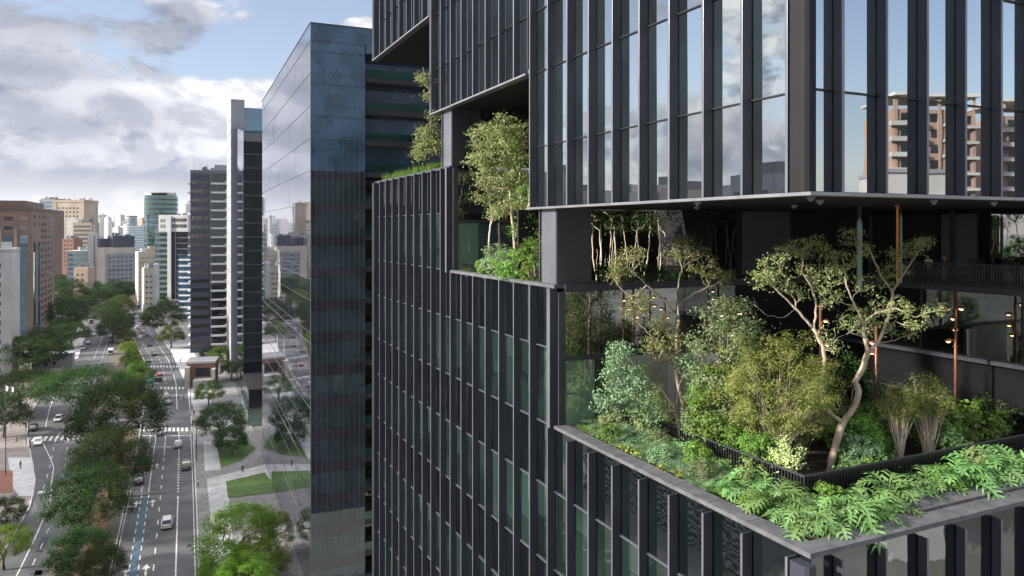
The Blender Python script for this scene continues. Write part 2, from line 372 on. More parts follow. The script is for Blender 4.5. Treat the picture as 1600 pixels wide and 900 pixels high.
def zebra(fa, fb, y0, y1, parent, n, slope=-.436*0, tilt=0.):
    mb = MB(); xa, xb = fa((y0+y1)/2), fb((y0+y1)/2)
    for i in range(n):
        a = xa+(xb-xa)*(i+.2)/n; w = (xb-xa)/n*.52; t = tilt*((i+.5)/n-.5)
        mb.quad((a, y0+t, .047), (a+w, y0+t, .047), (a+w-.436*(y1-y0), y1+t, .047), (a-.436*(y1-y0), y1+t, .047))
    return mark(mb, parent, name='zebra_crossing')
zebra(RL, RR, 192.5, 196, right_road, 12); zebra(RL, RR, 243, 246.5, right_road, 11); zebra(RL, RR, 281, 284.5, right_road, 11)
zebra(LL, LR, 184, 188, left_road, 11, tilt=3.); zebra(LL, LR, 372, 376, left_road, 10)
mb = MB()
for y in (188.2, 178.5): mb.quad((RL(y)+.5, y, .047), (RR(y)-(.3 if y > 185 else 3.4), y, .047), (RR(y)-(.3 if y > 185 else 3.4)-.15, y+.4, .047), (RL(y)+.4, y+.4, .047))
mark(mb, right_road, name='stop_line')
LW = lerp_tab([(60,-55),(112.4,-74.1),(126,-80),(142.6,-87.6),(152,-93.3),(163.7,-99.8),(172,-106),(181.7,-113.4),(200,-124),(216,-133),(235,-143)])
mark(line(LW, 0, 70, 182, .22, None, step=3.), left_road); mark(line(LW, 0, 196, 235, .22, None, step=3.), left_road)
mark(line(LR, -2.8, 80, 140, .16, (2.2, 3.8)), left_road)
for o_ in (-3.2, -6.4): mark(line(LR, o_, 150, 340, .16, (2.5, 4)), left_road); mark(line(LR, o_, 300, 372, .2, None), left_road)
mb = MB(); mb.quad((LL(147)+.5, 147, .047), (LW(147)-.3, 148.5, .047), (LW(148)-.5, 150, .047), (LL(148)+.4, 148.6, .047)); mark(mb, left_road, name='stop_line')
rpt = random.Random(17)
for _ in range(22):
    f, f0, f1 = rpt.choice([(RR, -12.6, -.8), (LR, -6, -1)]); y = rpt.uniform(95, 330); o_ = rpt.uniform(f0, f1-1.4); w, l = rpt.uniform(.8, 2.), rpt.uniform(1.5, 7)
    if f is LR and y < 150: o_ = rpt.uniform(-4, -1.5)
    mb = MB().quad((f(y)+o_, y, .034), (f(y)+o_+w, y, .034), (f(y+l)+o_+w, y+l, .034), (f(y+l)+o_, y+l, .034)); mark(mb, right_road if f is RR else left_road, 'asphalt_dark', 'asphalt_patch')
for _ in range(12):
    y = rpt.uniform(95, 260); x = RR(y)+rpt.uniform(-12, -1); mark(MB().cyl(x, y, .036, .04, .42, 14), right_road, 'steel', 'manhole_cover')
def arrow(px, py, L=4.2, turn=False):
    p = onz(px, py); d = Vector((-.4, .9166, 0)); q = Vector((.9166, .4, 0)); z = Vector((0, 0, .048))
    P = lambda a, b: tuple(p+d*a+q*b+z)
    mb = MB()
    mb.quad(P(0,-.16), P(0,.16), P(L*.62,.16), P(L*.62,-.16)); mb.add([P(L*.62,-.6), P(L*.62,.6), P(L,0)], [(0,1,2)])
    if turn: mb.quad(P(.2,-.16), P(.5,-.16), P(1.1,-1.1), P(.7,-1.2)); mb.add([P(.3,-.8), P(1.5,-1.0), P(1.,-2.)], [(0,1,2)])
    mark(mb, right_road, name='arrow_marking')
for a_ in [(227,900), (195,905), (238,792), (244,733), (212,793,3.4,True)]: arrow(*a_)
# plaza beside the right pavement: pale strips, lawn, driveway
def flat(pts, z, name, m_): return struct(MB().poly([onz(px, py, z)[:2] for px, py in pts], z), name, M[m_])
flat([(318,690), (341,690), (345,733), (320,736)], .20, 'path', 'pave_white')
flat([(307,738), (342,722), (410,706), (440,700), (440,716), (409,722), (352,744), (309,757)], .19, 'driveway', 'pave')
flat([(323,748), (353,741), (409,727), (450,716), (480,760), (356,753), (360,810), (372,900), (334,900), (328,800)], .21, 'path', 'pave_white')
flat([(353,752), (414,738), (436,768), (356,778)], .23, 'lawn', 'lawn')
flat([(357,782), (440,770), (480,790), (480,900), (372,900)], .205, 'forecourt', 'pave')
flat([(338,690), (378,684), (400,700), (380,718), (345,731)], .23, 'lawn', 'lawn')
flat([(12,715), (48,715), (56,748), (52,775), (30,775), (20,760)], .19, 'path', 'pave_white')
flat([(-40,735), (20,735), (20,770), (-40,770)], .2, 'forecourt', 'red_path')
flat([(265,545), (300,545), (330,600), (330,640), (303,640), (288,595)], .19, 'path', 'pave_white')
flat([(100,480), (128,480), (131,530), (122,560), (95,565)], .18, 'forecourt', 'pave_white')
# hills on the horizon
def hill(x0, x1, y, h, seed):
    r = random.Random(seed); mb = MB(); n = 60; ph = [r.uniform(0, 6.3) for _ in range(4)]
    tops = []
    for i in range(n+1):
        u = i/n; tops.append(h*(.45+.25*math.sin(3*u+ph[0])+.18*math.sin(9*u+ph[1])+.08*math.sin(23*u+ph[2])+.05*math.sin(51*u+ph[3])))
    for i in range(n):
        a = x0+(x1-x0)*i/n; b = x0+(x1-x0)*(i+1)/n
        mb.quad((a, y-900, 0), (b, y-900, 0), (b, y, tops[i+1]), (a, y, tops[i])); mb.quad((a, y, tops[i]), (b, y, tops[i+1]), (b, y+900, 0), (a, y+900, 0))
    struct(mb, 'hills', M['hill'])
hill(-8000, 2000, 7000, 175, 3); hill(-9000, -1200, 9500, 290, 8)

# ------------------------------------------------------------------ the near tower: black fins, stacked boxes, planted terraces
ANG = math.atan2(.4246, .9053); C0 = Vector((10.32, 26, 0))
RM = Matrix.Rotation(ANG, 4, 'Z'); MM = Matrix.Translation(C0) @ RM
def W(t, s, z): return MM @ Vector((t, s, z+CH))          # tower coordinates (right, away, height from the camera) to world
tower = empty('office_tower', C0, ANG, 'black office tower of stacked boxes with tall metal fins and planted open terraces', 'office tower')
Z = lambda z: z+CH
def tp(mb, name, m_, **k): return mb.build(name, m_, tower, **k)
rg = random.Random(5)
FINS = [.67+2.25*k for k in range(26)]                     # along the left facade
RF = [1.2+2.2*k for k in range(13)]                        # along the right facade
BL = [('lower', 0, 18.35, -52, -11.35), ('mid', 18.35, 35.25, -52, -3.4), ('far', 35.25, 57.5, -52, 4.7)]
BX = [('a', 0, 21.3, 1.25, 62), ('b', 21.45, 39.25, 9.35, 62), ('c', 39.4, 57.5, 17.45, 62)]
# opaque cores
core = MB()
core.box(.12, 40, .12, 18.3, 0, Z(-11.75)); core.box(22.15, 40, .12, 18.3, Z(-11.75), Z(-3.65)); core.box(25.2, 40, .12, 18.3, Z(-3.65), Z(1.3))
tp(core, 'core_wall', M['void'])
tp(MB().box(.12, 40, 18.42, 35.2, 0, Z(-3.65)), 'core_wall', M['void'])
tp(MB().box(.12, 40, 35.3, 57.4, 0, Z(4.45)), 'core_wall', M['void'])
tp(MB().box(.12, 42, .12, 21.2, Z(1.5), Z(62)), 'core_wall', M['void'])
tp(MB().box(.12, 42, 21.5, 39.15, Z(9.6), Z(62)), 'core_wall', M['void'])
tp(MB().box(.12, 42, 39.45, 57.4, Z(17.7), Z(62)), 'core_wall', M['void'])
LV = [];
for j in range(-8, 8): LV += [(1.2+8.1*j, 4.85+8.1*j, 'sp'), (4.85+8.1*j, 9.3+8.1*j, 'vi')]
panes = {'window': [], 'spandrel_panel': []}
def pane(kind, m_, side, a, b, z0, z1, near):
    p, q = rg.gauss(0, .0012), rg.gauss(0, .0010); v = []
    for (u, z) in ((a, z0), (b, z0), (b, z1), (a, z1)):
        off = .06+p*(u-(a+b)/2)+q*(z-(z0+z1)/2)
        v.append((off, u, Z(z)) if side == 'L' else (u, off, Z(z)))
    panes[kind].append((near, m_, v if side == 'R' else v[::-1]))
def fill(side, fs, s0, s1, z0, z1, upper):
    edges = [s0]+[f for f in fs if s0 < f < s1]+[s1]
    for a, b in zip(edges, edges[1:]):
        if b-a < .05: continue
        for la, lb, kd in LV:
            lo, hi = max(la, z0), min(lb, z1)
            if hi-lo < .12: continue
            kind = 'window' if kd == 'vi' else 'spandrel_panel'
            m_ = (G['upper'] if kd == 'vi' else G['spandrel']) if upper else (G['vision'] if kd == 'vi' else G['lowsp'])
            c = W(0, (a+b)/2, (lo+hi)/2) if side == 'L' else W((a+b)/2, 0, (lo+hi)/2)
            vis = abs(c.x/c.y*F) < 830 and -40 < HZ-(c.z-CH)/c.y*F < 940
            pane(kind, m_, side, a, b, lo, hi, c.length+(0 if vis else 1000))
for nm, s0, s1, z0, z1 in BL: fill('L', FINS, s0+.02, s1-.02, -50, z1, False)
for nm, s0, s1, z0, z1 in BX: fill('L', FINS, s0+.02, s1-.02, z0+.05, 40, True)
fill('R', RF, .05, 30, -50, -11.35, False); fill('R', RF, .05, 30, 1.3, 40, True)
for kind, lst in panes.items():
    lst.sort(key=lambda r: r[0])
    for near, m_, v in lst[:99]: tp(MB().quad(*v), kind, m_)
    rest = {}
    for near, m_, v in lst[99:]: rest.setdefault(m_.name, (m_, MB()))[1].quad(*v)
    ml = [m_ for m_, _ in rest.values()]; mb = MB()
    for i, (m_, b_) in enumerate(rest.values()): mb.add(b_.v, b_.f, i)
    tag(tp(mb, kind, ml), kind='stuff')
# blinds and office fronts standing right behind the window glass
BLM = [mat('pale_blind', (.26, .3, .28), .9, nscale=.8), mat('grey_blind', (.11, .125, .12), .9, nscale=.8), mat('green_blind', (.12, .175, .15), .9, nscale=.8)]
nb = 0
for near, m_, v in panes['window'][:99]:
    if m_ is not G['vision'] or nb > 70: continue
    v = [Vector(q) for q in v]; c = sum(v, Vector())/4; ax = 0 if abs(v[0].x-v[2].x) < .03 else 1
    lo = [min(q[k] for q in v) for k in range(3)]; hi = [max(q[k] for q in v) for k in range(3)]; r_ = rg.random()
    if r_ < .25: continue
    z0 = hi[2]-(hi[2]-lo[2])*rg.choice([.3, .45, .62, .8, .97]); u0, u1 = lo[1-ax]+.12, hi[1-ax]-rg.choice([.12, .12, .9])
    mb = MB().box(.085, .105, u0, u1, z0, hi[2]-.05) if ax == 0 else MB().box(u0, u1, .085, .105, z0, hi[2]-.05)
    tp(mb, 'blind', BLM[rg.randrange(3)]); nb += 1
# fins
def fin(side, u, z0, z1, d=.44, th=.12):
    mb = MB()
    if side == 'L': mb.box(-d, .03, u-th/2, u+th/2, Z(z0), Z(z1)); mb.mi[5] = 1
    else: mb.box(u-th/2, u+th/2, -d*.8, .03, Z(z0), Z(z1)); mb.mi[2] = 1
    tp(mb, 'fin', [M['fin'], M['edge']], bevel=.01)  # outer face takes the paler, painted sunlit tone
for u in FINS:
    for nm, s0, s1, z0, z1 in BL:
        if s0 <= u < s1: fin('L', u, -52, z1-.2 if nm == 'lower' else z1+.02)
    for nm, s0, s1, z0, z1 in BX:
        if s0 <= u < s1: fin('L', u, z0, 40)
for u in RF: fin('R', u, -52, -11.6); fin('R', u, 1.25, 40)
fin('L', 57.42, -52, 4.7); fin('L', 57.42, 17.45, 40); fin('L', 39.46, 17.45, 40); fin('L', 39.16, 9.35, 40); fin('L', 18.5, -11.3, -3.4, th=.3); fin('L', 35.4, -3.4, 4.7, th=.3)
# transoms, one bar per storey line and block
for nm, s0, s1, z0, z1 in BL+BX:
    for la, lb, kd in LV:
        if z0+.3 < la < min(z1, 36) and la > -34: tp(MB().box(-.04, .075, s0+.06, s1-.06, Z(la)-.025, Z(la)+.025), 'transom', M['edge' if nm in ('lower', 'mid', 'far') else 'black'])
for la, lb, kd in LV:
    if -34 < la < -11.5 or 1.6 < la < 36: tp(MB().box(.1, 30, -.04, .075, Z(la)-.025, Z(la)+.025), 'transom', M['black'])
# bottom edge beams, soffits, end faces of the upper boxes
for nm, s0, s1, z0, z1 in BX:
    tp(MB().box(-.46, .1, s0+(.02 if nm != 'a' else -.46), s1-.02, Z(z0)-.12, Z(z0)+.0), 'edge_beam', M['trim'])
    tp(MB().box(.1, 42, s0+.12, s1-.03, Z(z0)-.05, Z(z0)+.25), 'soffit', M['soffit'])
    tp(MB().box(-.1, 41.9, s1-.12, s1-.005, Z(z0)+.27, Z(62)), 'end_wall', M['panel'])
    tp(MB().box(-.3, 41.9, s0+.005, s0+.1, Z(z0)+.27, Z(62)), 'end_wall', M['panel']) if nm != 'a' else None
tp(MB().box(.1, 42, -.46, .12, Z(1.25)-.12, Z(1.25)), 'edge_beam', M['trim'])
pier = [(-.36, .58), (-.36, .1), (-.33, -.06), (-.22, -.17), (-.06, -.2), (.06, -.2), (.06, .58)]
tp(MB().prism(pier, Z(1.27), Z(60)), 'corner_pier', M['darkwall']); tp(MB().prism(pier, 0, Z(-11.62)), 'corner_pier', M['fin'])
for t_, s_ in [(1.3, 1.2), (4.8, 4.), (1.2, 7.5), (9.2, 2.), (13.5, 2.2), (9., 9.5), (6., 13.5)]:
    mb = MB(); mb.cyl(t_, s_, Z(1.2)-.10, Z(1.2)-.002, .16, 14); mb.cyl(t_, s_, Z(1.2)-.2, Z(1.2)-.102, .05, 14, r1=.13); tp(mb, 'soffit_dome', M['trim'], smooth=False)  # small unlit camera domes on the soffit
# planter copings
cp = MB()
cp.add([(-.2,-.2,Z(-11.15)), (.62,.62,Z(-11.15)), (.62,18.3,Z(-11.15)), (-.2,18.3,Z(-11.15)), (-.2,-.2,Z(-11.33)), (.62,.62,Z(-11.6)), (.62,18.3,Z(-11.6)), (-.2,18.3,Z(-11.33))],
       [(0,1,2,3), (1,5,6,2), (4,0,3,7), (7,3,2,6)])
tp(cp, 'coping', M['stone'])
cp = MB()
cp.add([(-.2,-.2,Z(-11.15)), (30,-.2,Z(-11.15)), (30,1.75,Z(-11.15)), (7.6,1.75,Z(-11.15)), (6.2,1.2,Z(-11.15)), (4.6,.75,Z(-11.15)), (.62,.62,Z(-11.15))],
       [(0,1,2,3,4,5,6)])
cp.quad((-.2,-.2,Z(-11.33)), (30,-.2,Z(-11.33)), (30,-.2,Z(-11.15)), (-.2,-.2,Z(-11.15)))
cp.quad((-.2,-.2,Z(-11.33)), (.1,.1,Z(-11.33)), (30,.1,Z(-11.33)), (30,-.2,Z(-11.33)))
tp(cp, 'coping', M['stone'])
tp(MB().box(6.6, 30, .7, 1.6, Z(-11.148), Z(-11.03)), 'coping_slab', M['stone'], bevel=.02)
tp(MB().box(-.16, .5, 18.35, 35.2, Z(-3.4), Z(-3.2)), 'coping', M['stone']); tp(MB().box(-.16, .5, 35.3, 57.5, Z(4.65), Z(4.85)), 'coping', M['panel'])
tp(MB().box(.5, 22, 18.2, 18.42, Z(-3.62), Z(-3.2)), 'slab_edge', M['panel'])
for k in range(1, 8): tp(MB().box(-.203, .62, FINS[k]-.012, FINS[k]+.012, Z(-11.36), Z(-11.147)), 'coping_joint', M['black'])
for k in range(1, 9): tp(MB().box(RF[k]-.012, RF[k]+.012, -.203, .74, Z(-11.36), Z(-11.147)), 'coping_joint', M['black'])
for k in range(1, 8): tp(MB().box(.12, 24, FINS[k]-.015, FINS[k]+.015, Z(1.196), Z(1.3)), 'soffit_joint', M['black'])
for k in range(0, 9): tp(MB().box(RF[k]-.015, RF[k]+.015, .12, 18, Z(1.197), Z(1.3)), 'soffit_joint', M['black'])
# soil and floors
tp(MB().box(.6, 22, .6, 18.3, Z(-11.74), Z(-11.5)), 'planting_bed', M['soil']); tp(MB().box(.5, 25, 18.43, 35.2, Z(-3.64), Z(-3.5)), 'planting_bed', M['soil']); tp(MB().box(.5, 25, 35.3, 57.4, Z(4.46), Z(4.6)), 'planting_bed', M['soil'])
# columns carrying the boxes
def column(s0, z0, z1):
    c = tp(MB().box(.06, 2.35, s0, s0+1.85, Z(z0), Z(z1)), 'column', M['panel'], bevel=.02)
    for z in (.36, .66): MB().box(.045, .07, s0+.02, s0+.75, Z(z0+(z1-z0)*z), Z(z0+(z1-z0)*z)+.07).build('joint', M['black'], c)
    MB().box(.02, .058, s0+.05, s0+1.8, Z(z0)+.02, Z(z1)-.02).build('sunlit_face', M['edge'], c)  # paler sheet paints sunlight onto the column's left face
    MB().tube([(-.05, s0+1.9, Z(z0)), (-.05, s0+1.9, Z(z1))], .05, 8).build('drain_pipe', M['steel'], c)
column(18.43, -3.2, 1.2); column(35.35, 4.85, 9.3)
# end face of the middle block above the near terrace, then its return along the back
def wallrect(x0, x1, y, z0, z1, name, m_, th=.06): return tp(MB().box(x0, x1, y-th, y, Z(z0), Z(z1)), name, m_)
for x0, x1 in [(.55, 2.9), (2.95, 5.9), (5.95, 8.9), (8.95, 13.)]: wallrect(x0, x1, 18.36, -7.3, -3.64, 'terrace_window', G['terrace'])
tp(MB().box(.3, 22, 18.2, 18.4, Z(-7.55), Z(-7.3)), 'slab_edge', M['panel'])
wallrect(.5, 2.5, 18.36, -11.5, -7.56, 'terrace_window', G['green']); tp(MB().box(2.5, 2.62, 18.24, 18.38, Z(-11.5), Z(-7.56)), 'mullion', M['black'])
wallrect(2.64, 3.6, 18.36, -11.5, -7.56, 'terrace_window', G['terrace'])
tp(MB().box(.06, .5, 18.2, 18.4, Z(-11.3), Z(-3.62)), 'corner_post', M['panel'])
tp(MB().add([(3.6,18.2,Z(-11.5)), (7.5,18.05,Z(-11.5)), (10.4,16.9,Z(-11.5)), (10.4,17.2,Z(-11.5)), (7.5,18.35,Z(-11.5)), (3.6,18.36,Z(-11.5)),
             (3.6,18.2,Z(-7.56)), (7.5,18.05,Z(-7.56)), (10.4,16.9,Z(-7.56)), (10.4,17.2,Z(-7.56)), (7.5,18.35,Z(-7.56)), (3.6,18.36,Z(-7.56))],
            [(0,1,7,6), (1,2,8,7), (2,3,9,8), (6,7,8,9,10,11), (3,4,10,9), (5,0,6,11)]), 'concrete_wall', M['concrete'])
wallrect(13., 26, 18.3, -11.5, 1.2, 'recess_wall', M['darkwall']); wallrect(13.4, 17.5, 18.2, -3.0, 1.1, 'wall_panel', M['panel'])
for y0, y1 in [(.3, 6.), (6.06, 12.), (12.06, 18.2)]:
    tp(MB().box(22.06, 22.12, y0, y1, Z(-7.4), Z(-3.7)), 'terrace_window', G['terrace']); tp(MB().box(25.06, 25.14, y0, y1, Z(-3.3), Z(.9)), 'terrace_window', G['terrace'])
    tp(MB().box(21.98, 22.1, y1, y1+.06, Z(-7.4), Z(-3.7)), 'mullion', M['black']); tp(MB().box(24.9, 25.1, y1-.1, y1+.16, Z(-3.4), Z(1.2)), 'mullion', M['black'])
tp(MB().box(21.8, 22.1, .1, 18.2, Z(-7.65), Z(-7.42)), 'slab_edge', M['panel']); tp(MB().box(21.7, 25., .1, 18.2, Z(-3.68), Z(-3.35)), 'slab_edge', M['panel'])
tp(MB().box(21.9, 22.1, .1, 18.2, Z(-10.1), Z(-9.98)), 'wall_rail', M['steel'])
# balcony railing in front of the person, and the rail among the bare trunks
def railing(p0, p1, z, h, m_='black', gap=.13, parent=tower, name='railing', bar=.018):
    mb = MB(); p0 = Vector(p0); p1 = Vector(p1); d = (p1-p0); n = int(d.length/gap)
    a = math.atan2(d.y, d.x); cx, cy = math.cos(a), math.sin(a)
    for i in range(n+1):
        q = p0+d*(i/n); mb.box(q.x-bar, q.x+bar, q.y-bar, q.y+bar, z, z+h-.02)
    for zz in (z+.05, z+h-.05):
        w = .03; ox, oy = -cy*w, cx*w
        mb.prism([(p0.x+ox, p0.y+oy), (p0.x-ox, p0.y-oy), (p1.x-ox, p1.y-oy), (p1.x+ox, p1.y+oy)], zz, zz+.05)
    return mb.build(name, M[m_], parent)
railing((21.75, .1, 0), (21.75, 13.2, 0), Z(-3.34), 1.32, 'steel', .16, bar=.03)
railing((2.5, 19.1, 0), (13, 19.1, 0), Z(-3.5), 1.15)
tp(MB().box(.5, 14, 24.4, 24.6, Z(-3.5), Z(1.2)), 'recess_wall', M['darkwall'])
tp(MB().cyl(13.2, 9.4, Z(-3.4), Z(1.2), .14, 16), 'column', M['darkwall']) if False else None
# middle terrace: end face of the far block, glass behind the planting
tp(MB().box(.06, .45, 35.05, 35.25, Z(-3.2), Z(4.7)), 'corner_post', M['panel'])
wallrect(.45, 3.2, 35.2, .7, 4.6, 'terrace_window', G['terrace']); wallrect(.45, 2.2, 35.2, -3.2, .45, 'terrace_window', G['green']); tp(MB().box(.3, 12, 35.06, 35.2, Z(.46), Z(.68)), 'slab_edge', M['steel'])
wallrect(2.25, 6, 35.2, -3.2, .45, 'terrace_window', G['frontlow']); wallrect(3.25, 12, 35.2, .7, 4.6, 'terrace_window', G['terrace'])
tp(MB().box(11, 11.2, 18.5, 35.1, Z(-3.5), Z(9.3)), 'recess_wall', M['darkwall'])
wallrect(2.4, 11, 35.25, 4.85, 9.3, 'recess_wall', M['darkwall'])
railing((.75, 18.6, 0), (.75, 35, 0), Z(-3.5), .9, 'black', .14)
# steel fence round the near planting: a thing of its own
fence = empty('metal_fence', tuple(W(3.4, 3.5, -11.5)), ANG, 'black vertical bar fence along the planter of the near terrace', 'fence')
def fence_side(a, b):
    mb = MB(); d = Vector(b)-Vector(a); n = int(d.length/.17)
    for i in range(n+1):
        q = Vector(a)+d*(i/n); mb.box(q.x-.03, q.x+.03, q.y-.03, q.y+.03, 0, 1.36)
    return mb
fence_side((0, 0, 0), (0, 14.6, 0)).build('bar_panel', M['black'], fence); fence_side((.2, 0, 0), (18, 0, 0)).build('bar_panel', M['black'], fence)
MB().box(-.04, .04, -.04, 14.6, 1.36, 1.43).build('top_rail', M['steel'], fence); MB().box(.05, 18, -.04, .04, 1.36, 1.43).build('top_rail', M['steel'], fence)
MB().box(.06, .09, .05, 14.6, .05, 1.3).build('back_panel', M['black'], fence); MB().box(.1, 18, .06, .09, .05, 1.3).build('back_panel', M['black'], fence)
# ------------------------------------------------------------------ the mirror glass tower next door
PSI = math.atan2(.3997, .9167)
T2 = Vector((-28.4, 106, 0))
gt = empty('glass_tower', T2, PSI, 'tall dark office tower with a mirror glass street side reflecting the avenue and stepped balconies', 'office tower')
TOP = 81.; ST = 4.6; LEN = 72.
def gp(mb, name, m_, **k): return mb.build(name, m_, gt, **k)
nst = 17; zt = TOP-2.4
levels = [zt-ST*i for i in range(nst+1)]
gp(MB().box(7.9, 34, 7, LEN-.1, 0, TOP-.1).box(.1, 7.9, 7, LEN-.1, 0, TOP-.1), 'core_wall', mat('office_wall', (.16, .165, .16), .9, col2=(.05, .055, .055), nscale=.35, ndetail=2))
slabs = MB()
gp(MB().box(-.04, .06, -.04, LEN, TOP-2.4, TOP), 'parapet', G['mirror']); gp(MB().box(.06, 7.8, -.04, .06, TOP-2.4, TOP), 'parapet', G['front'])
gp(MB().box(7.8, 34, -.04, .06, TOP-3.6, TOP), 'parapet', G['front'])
gp(MB().box(-.1, 34, -.1, LEN+.1, TOP+.004, TOP+.12), 'roof_edge', M['steel'])
rt = random.Random(9)
for i, zz in enumerate(levels):
    lo = max(zz-ST, 0.1)
    if zz <= .2: break
    mb = MB(); n = 9
    for k in range(n):                                   # slightly out-of-true panels, as in any glass front
        a, b = LEN*k/n, LEN*(k+1)/n; q = rt.gauss(0, .0012); p = rt.gauss(0, .0006)
        mb.quad(*[(.0+q*(z_-zz)+p*(y_-a), y_, z_) for y_, z_ in ((b, lo), (a, lo), (a, zz), (b, zz))][::-1])
    gp(mb, 'mirror_band', G['mirror'])
    gp(MB().box(-.035, .05, 0, LEN, zz-.04, zz+.03), 'floor_line', M['steel'])
    if i > 5 and i % 2: gp(MB().box(-.03, .05, 0, LEN, zz-1.54, zz-1.5), 'floor_line', M['trim'])
    if i < 4:
        mb = MB(); xs_ = [.02, .78, 1.55, 2.3, 3.1, 3.85, 4.6, 5.4, 6.15, 6.9, 7.7]
        for xa, xb in zip(xs_, xs_[1:]):
            for za, zb in ((lo, zz-1.5), (zz-1.5, zz)): q, p = rt.gauss(0, .004), rt.gauss(0, .003); mb.quad((xa, .02+q*(xa-xb), za), (xb, .02, za), (xb, .02+p*(zb-za), zb), (xa, .02+q*(xa-xb)+p*(zb-za), zb))
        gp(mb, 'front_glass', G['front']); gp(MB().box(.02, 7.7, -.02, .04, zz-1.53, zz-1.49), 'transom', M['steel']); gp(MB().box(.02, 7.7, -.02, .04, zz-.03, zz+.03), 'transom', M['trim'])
    else:
        gp(MB().quad((.02, .02, zz-1.5), (7.7, .02, zz-1.5), (7.7, .02, zz), (.02, .02, zz)), 'spandrel', G['towersp'])
        gp(MB().quad((.02, .03, lo), (7.7, .03, lo), (7.7, .03, zz-1.5), (.02, .03, zz-1.5)), 'window', G['frontlow'])
        for xa in (.1, 1.6, 3.15, 4.65, 6.2):
            if rt.random() < .55: gp(MB().box(xa, xa+rt.choice([.7, 1.4]), .12, .15, zz-1.5-rt.choice([.9, 1.6, 2.4, 3.0]), zz-1.45), 'blind', BLM[rt.randrange(3)])
    gp(MB().box(.06, 7.6, .3, 6.9, lo-.15, lo+.2), 'floor_slab', M['darkwall'])
    # balconies in the recess
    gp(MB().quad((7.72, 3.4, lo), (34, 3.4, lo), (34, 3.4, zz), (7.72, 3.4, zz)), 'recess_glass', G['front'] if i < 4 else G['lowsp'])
    off = (.15, .9, .15, .5)[i % 4]
    gp(MB().box(7.75, 34, off, 3.35, lo-.7, lo+.05), 'balcony_slab', M['steel']); gp(MB().box(7.75, 34, off+.05, off+.09, lo+.07, lo+1.2), 'glass_railing', G['citygreen'])
    if i > 3:
        mb = MB()
        for _ in range(rt.randint(1, 3)):
            x = rt.uniform(.6, 6); w = rt.uniform(.5, 1.6); mb.box(x, x+w, rt.uniform(2, 4), 5.5, lo+.2, lo+rt.uniform(1.2, 2.9))
        gp(mb, 'partition', M['concrete'] if rt.random() < .35 else M['pave'])
for x in (.78, 1.55, 2.3, 3.1, 3.85, 4.6, 5.4, 6.15, 6.9, 7.66): gp(MB().box(x-.018, x+.018, -.02, .04, 0, TOP-2.4), 'mullion', M['trim'])
gp(MB().box(-.05, .06, -.05, .08, 0, TOP), 'corner_trim', M['trim'])
lamp = emit_mat('lamp_glow', (1, .86, .62), 14.)
for px, py, dx in [(523,273,1.2),(548,266,2.2),(553,270,2.4),(559,262,3.),(531,574,1.),(526,577,.9),(551,573,2.6),(512,262,1.),(569,262,5.5)]:
    t = (px/1.-800)/F; tt = (t*106+28.4)/(.9167-.3997*t); p = at(px, py, 106+.3997*tt); 
    MBs = MB().tube([(tt, 1.6, p.z-.09), (tt, 1.6, p.z+.09)], .1, 8); gp(MBs, 'ceiling_lamp', lamp)


# ------------------------------------------------------------------ buildings of the avenue and the skyline
def wallm(n, c, **k): return mat(n, c, .85, nscale=.12, ndetail=8, dirt=.25, **k)
WM = dict(brown=wallm('brown_cladding', (.2, .13, .1)), brownd=wallm('dark_brown_cladding', (.15, .1, .08)), beige=wallm('beige_wall', (.4, .32, .245)), beiged=wallm('tan_wall', (.36, .28, .21)),
    cream=wallm('cream_wall', (.45, .4, .33)), white=wallm('white_wall', (.46, .455, .445)), grey=wallm('grey_wall', (.33, .34, .36)), greyd=wallm('dark_grey_wall', (.12, .125, .14)), slab=wallm('pale_slab', (.24, .25, .28)),
    brick=wallm('brick_wall', (.27, .135, .095)), pink=wallm('pink_wall', (.36, .26, .2)), orange=wallm('orange_brick', (.36, .25, .19)), navy=wallm('navy_cladding', (.05, .055, .08)), balcony=wallm('pale_balcony', (.62, .62, .64)))
def bld(name, label, loc, rz, cat='building', group=None): return empty(name, loc, rz, label, cat, group)
def body(b, w, d, h, m_, name='wall', x0=0, y0=0, z0=0): return MB().box(x0, x0+w, y0, y0+d, z0, h).build(name, m_, b)
WMESH = {}
def wmesh(w, h):
    k = (round(w, 2), round(h, 2))
    if k not in WMESH: WMESH[k] = MB().box(-w/2, w/2, -.04, .25, 0, h).mesh('window', G['window'])
    return WMESH[k]
def grid(b, face, wdt, xs, zs, w, h, m_=None, cap=100):
    """punched windows on one face: face = (origin x, origin y, angle)"""
    fx, fy, a = face; n = 0; rest = MB()
    for z in zs:
        for x in xs:
            px, py = fx+x*math.cos(a), fy+x*math.sin(a)
            if n < cap:
                o = link_mesh('window', wmesh(w, h), b, (px, py, z), a); n += 1
            else:
                c, s = math.cos(a), math.sin(a)
                rest.add([(px+c*u-s*v, py+s*u+c*v, z+q) for u in (-w/2, w/2) for v in (-.04, .25) for q in (0, h)], [(0,4,5,1), (0,1,3,2), (4,6,7,5)])
    if rest.v: tag(rest.build('window', G['window'], b), kind='stuff')
def band(b, face, x0, x1, zs, h, m_, name='window_band', out=.05):
    fx, fy, a = face; c, s = math.cos(a), math.sin(a)
    for z in zs:
        mb = MB().box(x0, x1, -out, .2, z, z+h); mb.v = [(fx+c*u-s*v, fy+s*u+c*v, q) for u, v, q in mb.v]; mb.build(name, m_, b)
def fr(n0, n1, st): return [n0+st*i for i in range(n1)]
PI = math.pi
